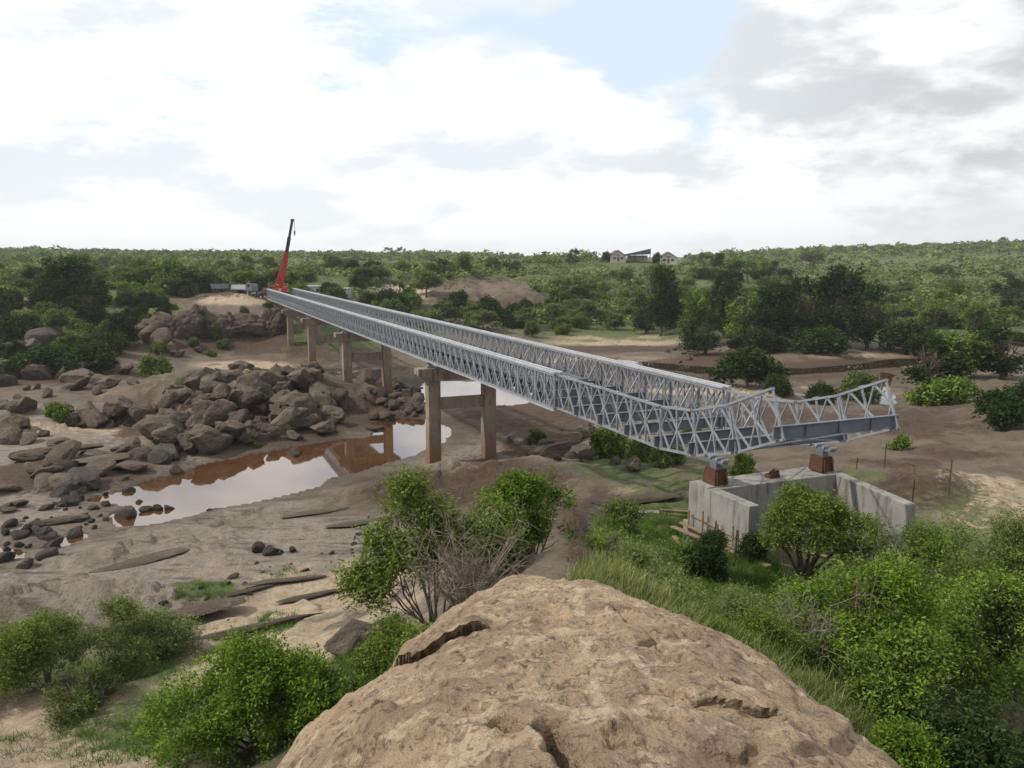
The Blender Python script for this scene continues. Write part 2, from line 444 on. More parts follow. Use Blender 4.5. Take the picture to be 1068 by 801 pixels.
POOLS = [
 [(92, 522), (150, 504), (210, 487), (270, 473), (330, 462), (385, 455), (380, 443), (405, 436), (445, 437), (470, 446), (466, 462), (430, 476), (388, 488), (345, 501), (312, 513), (232, 529), (170, 545), (128, 548), (118, 538), (138, 528)],
 [(446, 424), (500, 423), (548, 421), (566, 410), (548, 399), (446, 397), (436, 410)],
 [(640, 374), (700, 379), (760, 383), (830, 383), (880, 380), (935, 373), (990, 375), (955, 381), (880, 388), (800, 393), (720, 389), (660, 381)],
 [(836, 424), (852, 410), (880, 402), (905, 396), (921, 388), (934, 390), (928, 402), (934, 420), (915, 428), (905, 410), (870, 418), (850, 428)],
 [(-60, 572), (-10, 570), (28, 574), (26, 581), (-10, 587), (-60, 590)],
 [(38, 572), (62, 561), (92, 556), (92, 562), (60, 573)],
]
POOLP = [np.array([at_z(px, py, WATER_Z)[:2] for px, py in P]) for P in POOLS]
def sd_poly(x, y, P):
    d = np.full(len(x), 1e18); inside = np.zeros(len(x), bool); n = len(P)
    for i in range(n):
        a, b = P[i], P[(i + 1) % n]; e = b - a
        wx, wy = x - a[0], y - a[1]
        t = np.clip((wx * e[0] + wy * e[1]) / (e @ e), 0, 1)
        d = np.minimum(d, (wx - e[0] * t) ** 2 + (wy - e[1] * t) ** 2)
        c = ((a[1] <= y) & (b[1] > y)) | ((b[1] <= y) & (a[1] > y))
        with np.errstate(divide='ignore', invalid='ignore'):
            xi = a[0] + (y - a[1]) / (b[1] - a[1]) * e[0]
        inside ^= c & (x < xi)
    d = np.sqrt(d)
    return np.where(inside, -d, d)
# bridge frame needed by the ground too
BH = 0.395
BD = Vector((-math.sin(BH), math.cos(BH), 0)); BN = Vector((math.cos(BH), math.sin(BH), 0))
B0 = Vector((6.54, 44.51, 0)); BZ = -9.70; SEP = 6.33; BAY = 3.05; PH = 2.3
def bpt(s, t, z=0.0): return B0 + BD * s + BN * t + Vector((0, 0, z))

def ellip(px, py, cx, cy, rx, ry, soft=0.35):
    return 1 - sstep(((px - cx) / rx) ** 2 + ((py - cy) / ry) ** 2, 1 - soft, 1 + soft)
def ground_z(x, y, detail=True):
    x = np.atleast_1d(np.asarray(x, float)); y = np.atleast_1d(np.asarray(y, float))
    z = base_z(x, y)
    px, py = to_px(x, y, z)
    near = 1 - sstep(y, 110, 190)
    z = z + (fbm(x * 0.16, y * 0.16, s=3, octs=4) - 0.5) * 1.5 * near * sstep(y, 14, 30)
    # ledges and hollows in the rock slab of the river bed
    slab = (1 - sstep(px, 420, 520)) * sstep(y, 34, 46) * (1 - sstep(y, 100, 120))
    q = fbm(x * 0.09 + 5, y * 0.20, s=11, octs=4); st = q * 10
    step = (np.floor(st) + sstep(st - np.floor(st), 0.80, 0.97)) / 10
    z = z + slab * ((step - 0.5) * 4.6)
    z = z - slab * 0.5 * sstep(ridged(x * 0.22, y * 0.22 + x * 0.1, 21, 3), 0.83, 0.97)
    # rough banks
    heap = np.clip(ellip(px, py, 270, 432, 150, 58, 0.5) + ellip(px, py, 70, 470, 130, 60, 0.5) * 0.7 + ellip(px, py, 400, 415, 60, 34, 0.5), 0, 1)
    z = z + heap * ((ridged(x * 0.16 + 3, y * 0.16, 91, 3) - 0.62) * 3.4 + (ridged(x * 0.55, y * 0.55, 92, 3) - 0.6) * 1.1)
    bank = sstep(y, 112, 150) * (1 - sstep(y, 260, 420))
    z = z + bank * ((fbm(x * 0.05, y * 0.05, s=8, octs=5) - 0.5) * 4.0 + (ridged(x * 0.12, y * 0.12, 9, 3) - 0.6) * 1.6) * sstep(z, -20.5, -17.5)
    far = sstep(y, 240, 420)
    z = z + far * (fbm(x * 0.012, y * 0.012, s=2, octs=4) - 0.5) * 5.0
    # washed gullies down the bare bank behind the bridge
    scar = ellip(px, py, 505, 312, 70, 26)
    z = z + scar * (ridged(x * 0.10, y * 0.03, 33, 3) - 0.6) * 3.0
    # excavated mounds
    for (cx, cy, cY, rr, hh) in ((265, 425, 108, 10, 2.0), (325, 405, 116, 9, 1.6), (195, 425, 106, 8, 1.2), (415, 512, 68, 5, 2.2), (520, 505, 69, 7, 1.8), (560, 520, 60, 4, 1.3), (960, 518, 50, 4.0, 1.5)):
        mx, my, _ = at_y(cx, cy, cY)
        g = np.exp(-(((x - mx) / rr) ** 2 + ((y - my) / (rr * 0.8)) ** 2))
        z = z + hh * g * (0.7 + 0.6 * fbm(x * 0.5, y * 0.5, s=5, octs=3))
    if detail:
        z = z + (fbm(x * 0.9, y * 0.9, s=6, octs=4) - 0.5) * 0.5 * near * sstep(y, 10, 20)
    wob = (fbm(x * 0.35, y * 0.35, s=41, octs=4) - 0.5) * 4.0
    sel = (y > 30) & (y < 260) & (z < -8)
    if sel.any():
        xs, ys, zz = x[sel], y[sel], z[sel]
        d = np.full(len(xs), 99.0)
        for i, P in enumerate(POOLP):
            d = np.minimum(d, sd_poly(xs, ys, P) + wob[sel] * (0.45 if i < 4 else 0.12))
        dd = np.clip(d, 0, 40)
        outz = np.minimum(np.maximum(zz, WATER_Z + 0.05 + np.clip(dd, 0, 10) * 0.04), WATER_Z + 0.07 + 0.10 * dd + 0.014 * dd * dd)
        z[sel] = np.where(d < 0, np.minimum(WATER_Z - np.clip(-d * 0.30, 0.05, 1.2), zz), outz)
    return z
def gz(x, y): return float(ground_z([x], [y], False)[0])

def build_ground():
    na, nr = 760, 720
    a = np.tan(np.linspace(-0.98, 0.98, na)); yy = np.exp(np.linspace(math.log(4.0), math.log(3200.0), nr))
    # finer rows where the slab and the near slopes are
    Agr, Ygr = np.meshgrid(a, yy)
    x = (Agr * Ygr).ravel(); y = Ygr.ravel()
    z = ground_z(x, y)
    idx = np.arange(na * nr).reshape(nr, na)
    Fq = np.stack([idx[:-1, :-1], idx[:-1, 1:], idx[1:, 1:], idx[1:, :-1]], -1).reshape(-1, 4)
    me = mesh_np('ground', np.stack([x, y, z], -1), Fq, m_ground(), smooth=True)
    px, py = to_px(x, y, z)
    nz = fbm(x * 0.11, y * 0.11, s=50, octs=5); nf = fbm(x * 0.5, y * 0.5, s=60, octs=4)
    w = (nz - 0.5) * 1.5 + (nf - 0.5) * 0.8
    def blob(cx, cy, rx, ry, k=1.0):
        r = np.sqrt(((px - cx) / rx) ** 2 + ((py - cy) / ry) ** 2)
        return np.clip(1.25 - r * 0.75 + w * 0.8 * k * (r < 2.2), 0, 1)
    mx = lambda *l: np.max(np.stack(l), 0)
    rock = mx(blob(150, 590, 330, 75), blob(120, 520, 260, 60), blob(30, 470, 130, 40), blob(430, 470, 120, 30), blob(600, 460, 90, 26), blob(330, 560, 150, 40))
    sand = mx(blob(285, 660, 110, 55, k=1.2), blob(220, 700, 60, 30), blob(60, 780, 150, 50, k=1.0), blob(340, 620, 90, 30, k=1.4), blob(655, 357, 80, 5, k=.6),
              blob(850, 410, 110, 6, k=.8), blob(250, 312, 50, 8, k=.4), blob(420, 305, 30, 9, k=.8), blob(1015, 505, 60, 12, k=1.4), blob(640, 376, 90, 5, k=.5), blob(780, 408, 130, 4, k=.6), blob(650, 352, 80, 4, k=.5), blob(260, 381, 60, 6, k=.4), blob(60, 446, 90, 7), blob(900, 372, 60, 4, k=.4), blob(1040, 545, 90, 40, k=.6), blob(640, 560, 50, 60, k=.6))
    red = mx(blob(930, 440, 120, 14, k=1.0), blob(990, 475, 90, 10, k=1.4), blob(430, 512, 75, 30, k=.8), blob(530, 510, 90, 32, k=.8), blob(545, 440, 90, 30, k=.8), blob(960, 515, 60, 22, k=.6), blob(1060, 580, 60, 30, k=.6), blob(700, 385, 130, 14, k=.6), blob(860, 385, 90, 14, k=.6), blob(230, 350, 75, 24, k=.7), blob(265, 432, 110, 46), blob(405, 420, 60, 26), blob(60, 375, 90, 36), blob(90, 492, 120, 22), blob(330, 362, 90, 26), blob(520, 318, 40, 10, k=1.2), blob(650, 364, 110, 4, k=.5), blob(690, 393, 150, 5, k=.5), blob(820, 440, 90, 20), blob(660, 530, 60, 14), blob(620, 545, 40, 50, k=.8), blob(260, 300, 60, 10, k=1.2))
    green = mx(blob(830, 705, 60, 50, k=.4), blob(890, 750, 50, 40, k=.4), sstep(y, 205, 260) * 0.85, blob(750, 640, 170, 60, k=.5), blob(680, 560, 60, 40), blob(378, 690, 22, 26), blob(220, 615, 42, 9, k=1.6), blob(100, 330, 130, 25), blob(850, 330, 300, 30, k=.3), blob(640, 330, 120, 26, k=.6), blob(1000, 640, 140, 120, k=.3), blob(660, 485, 70, 22, k=1.2), blob(80, 690, 110, 26), blob(230, 760, 120, 40, k=.8), blob(240, 395, 60, 8, k=1), blob(850, 500, 60, 12), blob(350, 350, 100, 20))
    green = green * (1 - 0.9 * ellip(px, py, 505, 312, 62, 22)) * (1 - 0.9 * ellip(px, py, 250, 313, 48, 9)) * (1 - .8 * ellip(px, py, 415, 305, 34, 8)) * (1 - ellip(px, py, 230, 350, 70, 22) * .8)
    pth = np.abs(py - (505 + (px - 950) * 0.02)) < 0
    dw = np.full(len(x), 99.0)
    for P in POOLP: dw = np.minimum(dw, sd_poly(x, y, P))
    wet = 1 - sstep(dw + (nf - .5) * 4, 0.0, 5.0)
    for n, v in (('rock', rock), ('sand', sand), ('red', red), ('green', green), ('wet', wet)):
        t = me.attributes.new(n, 'FLOAT', 'POINT'); t.data.foreach_set('value', v.astype(np.float32))
    o = link('ground', me); tag(o, 'river valley ground of grey rock, sand, red soil and green hillside', kind='structure')
    return o
def m_ground():
    m, nt = mat('valley ground'); b = NB(nt)
    p = b.pos()
    n1 = b.noise(p, 0.35, 8, 0.62); n2 = b.noise(p, 1.7, 8, 0.65, 0.3); n3 = b.noise(p, 7.0, 6, 0.65); ns = b.noise(b.pos((0.25, 0.9, 0.9)), 0.8, 7, 0.65, 0.6)
    rock, sand, red, green, wet = (b.attr(k) for k in ('rock', 'sand', 'red', 'green', 'wet'))
    c = b.mix(b.ramp(n1, 0.35, 0.65), (0.150, 0.119, 0.088), (0.095, 0.074, 0.055))
    cr = b.mix(b.ramp(n2, 0.36, 0.64), (0.255, 0.218, 0.183), (0.175, 0.147, 0.122))
    cr = b.mix(b.math('MULTIPLY', b.ramp(ns, 0.53, 0.63), 0.8), cr, (0.070, 0.056, 0.046))
    cr = b.mix(b.math('MULTIPLY', b.ramp(n3, 0.58, 0.66), 0.6), cr, (0.05, 0.04, 0.034))
    cr = b.mix(b.math('MULTIPLY', b.ramp(n1, 0.58, 0.72), 0.6), cr, (0.25, 0.21, 0.172))
    nn = b.math('ADD', b.math('MULTIPLY', b.math('SUBTRACT', n2, 0.5), 0.9), b.math('MULTIPLY', b.math('SUBTRACT', n3, 0.5), 0.7))
    c = b.mix(b.ramp(b.math('ADD', rock, nn), 0.3, 0.7), c, cr)
    cs = b.mix(b.ramp(n2, 0.35, 0.65), (0.44, 0.35, 0.25), (0.29, 0.225, 0.155))
    c = b.mix(b.ramp(b.math('ADD', sand, nn), 0.38, 0.72), c, cs)
    cd = b.mix(b.ramp(n2, 0.35, 0.65), (0.046, 0.028, 0.02), (0.085, 0.053, 0.037))
    c = b.mix(b.ramp(b.math('ADD', red, nn), 0.38, 0.72), c, cd)
    cg = b.mix(b.ramp(n2, 0.36, 0.62), (0.045, 0.070, 0.020), (0.10, 0.125, 0.038))
    cg = b.mix(b.math('MULTIPLY', b.ramp(n1, 0.52, 0.68), 0.6), cg, (0.17, 0.145, 0.08))
    gm = b.math('ADD', green, nn)
    c = b.mix(b.ramp(gm, 0.38, 0.72), c, cg)
    c = b.mix(b.math('MULTIPLY', wet, 0.55), c, (0.055, 0.042, 0.033))
    c = b.mix(b.math('MULTIPLY', b.ramp(n3, 0.55, 0.75), 0.35), c, (0.06, 0.05, 0.04))
    n5 = b.noise(p, 26, 5, 0.7)
    c = b.mix(b.math('MULTIPLY', b.ramp(n5, 0.56, 0.68), 0.4), c, (0.05, 0.04, 0.03))
    c = b.mix(b.math('MULTIPLY', b.ramp(n5, 0.44, 0.34), 0.3), c, (0.40, 0.34, 0.27))
    h = b.math('ADD', b.math('ADD', n2, b.math('MULTIPLY', n3, 0.45)), b.math('MULTIPLY', n5, 0.12))
    b.bsdf(c, 0.92, h, 1.0, 0.35)
    return m
GROUND = build_ground()

def m_water(name, ca, cb):
    m, nt = mat(name); b = NB(nt)
    n = b.noise(b.pos((1, 0.6, 1)), 2.2, 4, 0.55); n0 = b.noise(b.pos(), 0.25, 3, 0.5)
    c = b.mix(b.ramp(n0, 0.35, 0.65), ca, cb)
    s = b.bsdf(c, 0.02, n, 0.035, 0.05, 0.0, 0.5)
    s.inputs['IOR'].default_value = 2.0; s.inputs['Specular IOR Level'].default_value = 0.75
    # muddy water with a strong mirror at these low angles
    return m
def build_water():
    m = m_water('muddy water', (0.085, 0.040, 0.016), (0.065, 0.030, 0.012)); m2 = m_water('dark river water', (0.040, 0.026, 0.018), (0.03, 0.02, 0.014))
    for i_, P in enumerate(POOLP):
        c = P.mean(0)
        me = bpy.data.meshes.new('water')
        # follow the pool's own outline, pushed out under the banks
        d = P - c; Q = P + d / np.maximum(np.linalg.norm(d, axis=1, keepdims=True), 1e-6) * 2.2
        me.from_pydata([(q[0], q[1], WATER_Z - 0.006 * i_) for q in Q], [], [tuple(range(len(Q)))])
        me.materials.append(m2 if i_ == 2 else m); me.update()
        if me.polygons[0].normal.z < 0: me.flip_normals()
        o = link('water', me); tag(o, 'still muddy brown pool of river water', kind='structure')
build_water()

# ------------------------------------------------------------------ thin haze over the valley
def build_haze():
    b = MB(); b.box((0, 1640, 21), (11000, 3400, 92)); m, nt = mat('thin haze'); nb = NB(nt)
    v = nb.n('ShaderNodeVolumePrincipled'); o = nb.n('ShaderNodeOutputMaterial')
    v.inputs['Color'].default_value = (0.92, 0.95, 1.0, 1); v.inputs['Density'].default_value = 0.00014; v.inputs['Anisotropy'].default_value = 0.2
    nb.l(v.outputs[0], o.inputs['Volume'])
    tag(b.build('haze', m), 'thin pale haze lying over the far hills', kind='stuff')
build_haze()
SC.cycles.volume_bounces = 0

# ------------------------------------------------------------------ the outcrop the photograph is taken from
def rock_top(y):
    S = 1.6; q = y / S
    return S * np.where(q > 3, -2.0 - 0.2 * (q - 3) - 0.0125 * (q - 3) ** 2, -2.0 - 0.14 * (q - 3) * (q > 0) + (q <= 0) * 0.42)
ROCK_Y = [-8, 2, 4.8, 6.4, 9.6, 12, 14.4, 16.5, 18.5, 21]
ROCK_C = [0.66, 0.66, 0.68, 0.66, 0.62, 0.54, 0.46, 0.36, 0.45, 0.7]
ROCK_WL = [2.6, 2.3, 2.0, 2.0, 2.15, 2.1, 1.85, 1.35, 1.0, 0.8]
ROCK_WR = [3.0, 2.5, 2.25, 2.3, 2.4, 2.3, 1.9, 1.2, 0.85, 0.8]
def build_outcrop():
    ny, nx = 620, 520
    yy = np.concatenate([np.linspace(-7, 3.5, 40), np.linspace(3.6, 21, ny - 40)])
    u = np.linspace(-1, 1, nx); dxs = np.sign(u) * (np.abs(u) ** 1.25) * 6.0
    Yg, D = np.meshgrid(yy, dxs, indexing='ij')
    c = np.interp(Yg, ROCK_Y, ROCK_C); wl = np.interp(Yg, ROCK_Y, ROCK_WL); wr = np.interp(Yg, ROCK_Y, ROCK_WR)
    wv = (fbm(Yg * 0.35, D * 0 + 3, s=71, octs=3) - 0.5) * 0.9
    w = np.where(D < 0, wl + wv, wr + wv * 0.7)
    z = rock_top(Yg) - 0.62 * (np.abs(D) / w) ** 2.7
    z = z - 4.0 * np.clip((Yg - 18.2) / 3.0, 0, 2) ** 2
    X = c + D
    x, y = X.ravel(), Yg.ravel(); z = z.ravel(); d = D.ravel()
    # broad swells, weathering steps, pits
    z = z + (fbm(x * 0.40, y * 0.40, s=72, octs=3) - 0.5) * 0.36
    q = fbm(x * 0.8 + y * 0.15, y * 0.42, s=73, octs=5) * 10
    st = np.floor(q) + sstep(q - np.floor(q), 0.80, 1.0)
    z = z + (st / 10 - 0.5) * 0.24
    z = z + (fbm(x * 3.2, y * 2.2, s=74, octs=5) - 0.5) * 0.06
    pit = sstep(fbm(x * 2.1, y * 3.4, s=75, octs=4), 0.60, 0.75)
    # long joints
    def crack(pts, wid, dep):
        P = np.array(pts, float); best = np.full(len(x), 9.0); tt = np.zeros(len(x))
        for a, b in zip(P[:-1], P[1:]):
            e = b - a; t = np.clip(((x - a[0]) * e[0] + (y - a[1]) * e[1]) / (e @ e), 0, 1)
            dd = np.hypot(x - a[0] - t * e[0], y - a[1] - t * e[1]); best = np.minimum(best, dd)
        best = best + (fbm(x * 3, y * 3, s=77, octs=3) - 0.5) * wid * 1.4
        return -dep * (1 - sstep(best, wid * 0.25, wid))
    z0 = z.copy()
    def on(px, py):                                   # where the view line of a mark in the photo meets the rock
        a, b, cc = ray(px, py)
        for Y in np.arange(3, 21, 0.02):
            X_ = a / b * Y; cx = np.interp(Y, ROCK_Y, ROCK_C); dd = X_ - cx
            w_ = np.interp(Y, ROCK_Y, ROCK_WL if dd < 0 else ROCK_WR)
            if cc / b * Y < rock_top(Y) - 0.62 * (abs(dd) / w_) ** 2.7: return (X_, Y)
        return (X_, 20)
    # raised ledges with an undercut lip turned to the viewer
    def ledge(pts, hh, back, lip):
        nonlocal z, y
        P = np.array(pts, float); P = P[np.argsort(P[:, 0])]
        wob_ = (fbm(x * 2.5, y * 0.5, s=88, octs=3) - 0.5) * 0.22
        yl = np.interp(x, P[:, 0], P[:, 1]) + wob_; t = y - yl
        ins = sstep(x, P[0, 0] - 0.05, P[0, 0] + 0.25) * (1 - sstep(x, P[-1, 0] - 0.25, P[-1, 0] + 0.05))
        up = sstep(t, -0.03, 0.03) * (1 - sstep(t, 0.1, back)) * ins
        groove = (1 - sstep(np.abs(t + 0.10), 0.04, 0.16)) * ins
        z = z + hh * up - hh * 0.5 * groove
        y = y - lip * np.exp(-((t - 0.10) / 0.12) ** 2) * ins * (t > 0)
    ledge([on(*p) for p in ((404, 690), (430, 682), (460, 668), (490, 656), (512, 648))], 0.22, 2.4, 0.26)
    ledge([on(*p) for p in ((686, 716), (720, 735), (760, 744), (800, 752), (835, 768))], 0.085, 1.6, 0.12)
    for k_, (cx_, cy_, w_, h_) in enumerate(((470, 712, 60, .06), (560, 640, 40, .05), (610, 655, 30, .05), (520, 690, 50, .05), (590, 730, 40, .07), (450, 772, 50, .06), (660, 700, 40, .06), (700, 690, 30, .05), (640, 770, 60, .07), (560, 780, 50, .06), (760, 720, 40, .06), (840, 785, 50, .08), (880, 780, 40, .06), (390, 780, 40, .07), (520, 622, 40, .05), (600, 625, 30, .04), (700, 750, 40, .06), (500, 790, 50, .06), (730, 700, 30, .05))):
        ledge([on(cx_ - w_ / 2, cy_ + 3 * (k_ % 3 - 1)), on(cx_, cy_), on(cx_ + w_ / 2, cy_ + 4 * (k_ % 2))], h_, 0.7 + 0.2 * (k_ % 4), 0.04)
    ledge([on(*p) for p in ((640, 662), (665, 668), (690, 664))], 0.06, 1.0, 0.04)
    ledge([on(*p) for p in ((540, 705), (580, 712), (610, 706))], 0.05, 1.2, 0.04)
    ledge([on(*p) for p in ((440, 740), (480, 748), (530, 742))], 0.06, 1.0, 0.04)
    ledge([on(*p) for p in ((720, 780), (760, 786), (800, 782))], 0.07, 1.0, 0.05)
    z = z + crack([on(*p) for p in ((575, 764), (590, 790), (597, 800))], 0.12, 0.30)
    z = z + crack([on(*p) for p in ((524, 760), (534, 764))], 0.09, 0.22)
    vein = -crack([on(*p) for p in ((602, 610), (606, 640), (615, 690), (628, 735), (640, 800))], 0.10, 1.0) - crack([on(*p) for p in ((618, 612), (640, 660), (690, 715), (742, 770))], 0.07, 1.0) - crack([on(*p) for p in ((560, 700), (572, 735), (590, 760))], 0.06, 1.0)
    vein = vein * sstep(fbm(x * 2.2, y * 1.1, s=79, octs=4), 0.42, 0.58)
    z = z + (ridged(x * 1.3 + fbm(x, y, s=80) * 1.2, y * 0.9, 81, 4) > 0.93) * -0.03
    z = z + (fbm(x * 9, y * 6, s=78, octs=4) - 0.5) * 0.035
    q2 = fbm(x * 1.9 + 7, y * 1.0, s=83, octs=6, rough=0.6) * 16
    z = z + ((np.floor(q2) + sstep(q2 - np.floor(q2), 0.88, 1.0)) / 16 - 0.5) * 0.17
    z = z - 0.035 * sstep(fbm(x * 3.6, y * 1.8, s=84, octs=3), 0.70, 0.75)
    ck = np.abs(fbm(x * 0.9 + 0.5 * y, y * 0.45 - 0.2 * x, s=85, octs=5) - 0.5)
    z = z - 0.07 * (1 - sstep(ck, 0.002, 0.010)) * sstep(fbm(x * 0.6, y * 0.6, s=86, octs=2), 0.45, 0.6)
    z = z + crack([on(*p) for p in ((380, 770), (400, 735), (392, 752))], 0.07, 0.2)
    z = z + crack([on(*p) for p in ((640, 630), (690, 675), (760, 720))], 0.06, 0.06)
    idx = np.arange(ny * nx).reshape(ny, nx)
    Fq = np.stack([idx[:-1, :-1], idx[:-1, 1:], idx[1:, 1:], idx[1:, :-1]], -1).reshape(-1, 4)
    me = mesh_np('rock_outcrop', np.stack([x, y, z], -1), Fq, m_outcrop(), smooth=True)
    t = me.attributes.new('vein', 'FLOAT', 'POINT'); t.data.foreach_set('value', vein.astype(np.float32))
    o = link('rock_outcrop', me)
    tag(o, 'broad bare pinkish tan granite outcrop sloping away towards the scrub and bridge', 'rock')
def m_outcrop():
    m, nt = mat('weathered granite'); b = NB(nt)
    p = b.pos()
    n1 = b.noise(p, 0.55, 8, 0.6, 0.3); n2 = b.noise(p, 2.2, 9, 0.66, 0.3); n3 = b.noise(p, 9, 8, 0.65); n4 = b.noise(p, 40, 4, 0.6)
    ns = b.noise(b.pos((2.4, 0.22, 0.6)), 1.3, 6, 0.6, 0.5)
    c = b.mix(b.ramp(n1, 0.38, 0.62), (0.45, 0.335, 0.222), (0.29, 0.208, 0.138))
    c = b.mix(b.math('MULTIPLY', b.ramp(n2, 0.50, 0.62), 0.8), c, (0.60, 0.475, 0.335))
    c = b.mix(b.math('MULTIPLY', b.ramp(ns, 0.56, 0.68), 0.45), c, (0.30, 0.22, 0.155))
    c = b.mix(b.math('MULTIPLY', b.ramp(b.noise(p, 1.1, 6, 0.7), 0.58, 0.70), 0.5), c, (0.46, 0.26, 0.11))
    c = b.mix(b.math('MULTIPLY', b.ramp(b.noise(b.pos((1, 0.6, 1)), 3.6, 8, 0.72, 0.8), 0.56, 0.64), 0.7), c, (0.19, 0.135, 0.095))
    c = b.mix(b.math('MULTIPLY', b.ramp(n3, 0.55, 0.61), 0.7), c, (0.13, 0.09, 0.065))
    c = b.mix(b.math('MULTIPLY', b.ramp(n4, 0.54, 0.68), 0.5), c, (0.14, 0.10, 0.075))
    c = b.mix(b.math('MULTIPLY', b.ramp(b.math('MULTIPLY', b.attr('vein'), b.ramp(n3, 0.35, 0.6)), 0.2, 0.9), 0.55), c, (0.66, 0.56, 0.42))
    h = b.math('ADD', b.math('MULTIPLY', n3, 0.8), b.math('MULTIPLY', n4, 0.35))
    h = b.math('ADD', h, n2)
    b.bsdf(c, 0.9, h, 1.0, 0.16)
    return m
build_outcrop()

# ------------------------------------------------------------------ bridge
NBAY = 61
S_END = -4 * BAY                                        # tip of the launching nose
def chord_z(s):                                         # bottom chord: level, its nose links lifting the tip
    xs = [-4, -3, -2, -1, 0, 1, 2]
    zs = [2.28, 1.06, 0.24, -0.06, -0.04, 0.0, 0.0]
    q = s / BAY
    return BZ + (0.0 if q > 2 else float(np.interp(q, xs, zs))) + 0.012 * max(0, q) * 0.0
def panel_mesh(name, double, m):
    """one truss panel: two chords, three posts, diagonals crossing as two diamonds; local x along the bridge"""
    b = MB(); L, Hh = BAY, PH
    for t in ((-0.24, 0.24) if double else (0.0,)):
        for z in (0.06, Hh - 0.06):
            b.bar((0.01, t - 0.06, z), (L - 0.01, t - 0.06, z), 0.05, 0.11); b.bar((0.01, t + 0.06, z), (L - 0.01, t + 0.06, z), 0.05, 0.11)
        for x in (0.06, L / 2, L - 0.06):
            b.bar((x, t, 0.1), (x, t, Hh - 0.1), 0.085, 0.085, (0, 1, 0))
        mz = Hh / 2
        for x0, x1 in ((0.06, L / 4), (L / 2, L / 4), (L / 2, 3 * L / 4), (L - 0.06, 3 * L / 4)):
            b.bar((x0, t, mz), (x1, t, 0.1), 0.075, 0.07, (0, 1, 0)); b.bar((x0, t, mz), (x1, t, Hh - 0.1), 0.075, 0.07, (0, 1, 0))
        for x in (0.07, L / 2, L - 0.07):
            b.box((x, t, mz), (0.15, 0.10, 0.24))
        for x in (L / 4, 3 * L / 4):
            b.box((x, t, 0.15), (0.22, 0.09, 0.10)); b.box((x, t, Hh - 0.15), (0.22, 0.09, 0.10))
    if double:
        for x in (0.35, L - 0.35):
            b.bar((x, -0.24, Hh + 0.02), (x, 0.24, Hh + 0.02), 0.08, 0.05)
    else:
        b.box((L * 0.5, 0, Hh + 0.015), (0.3, 0.16, 0.05))
    return b.mesh(name, m)
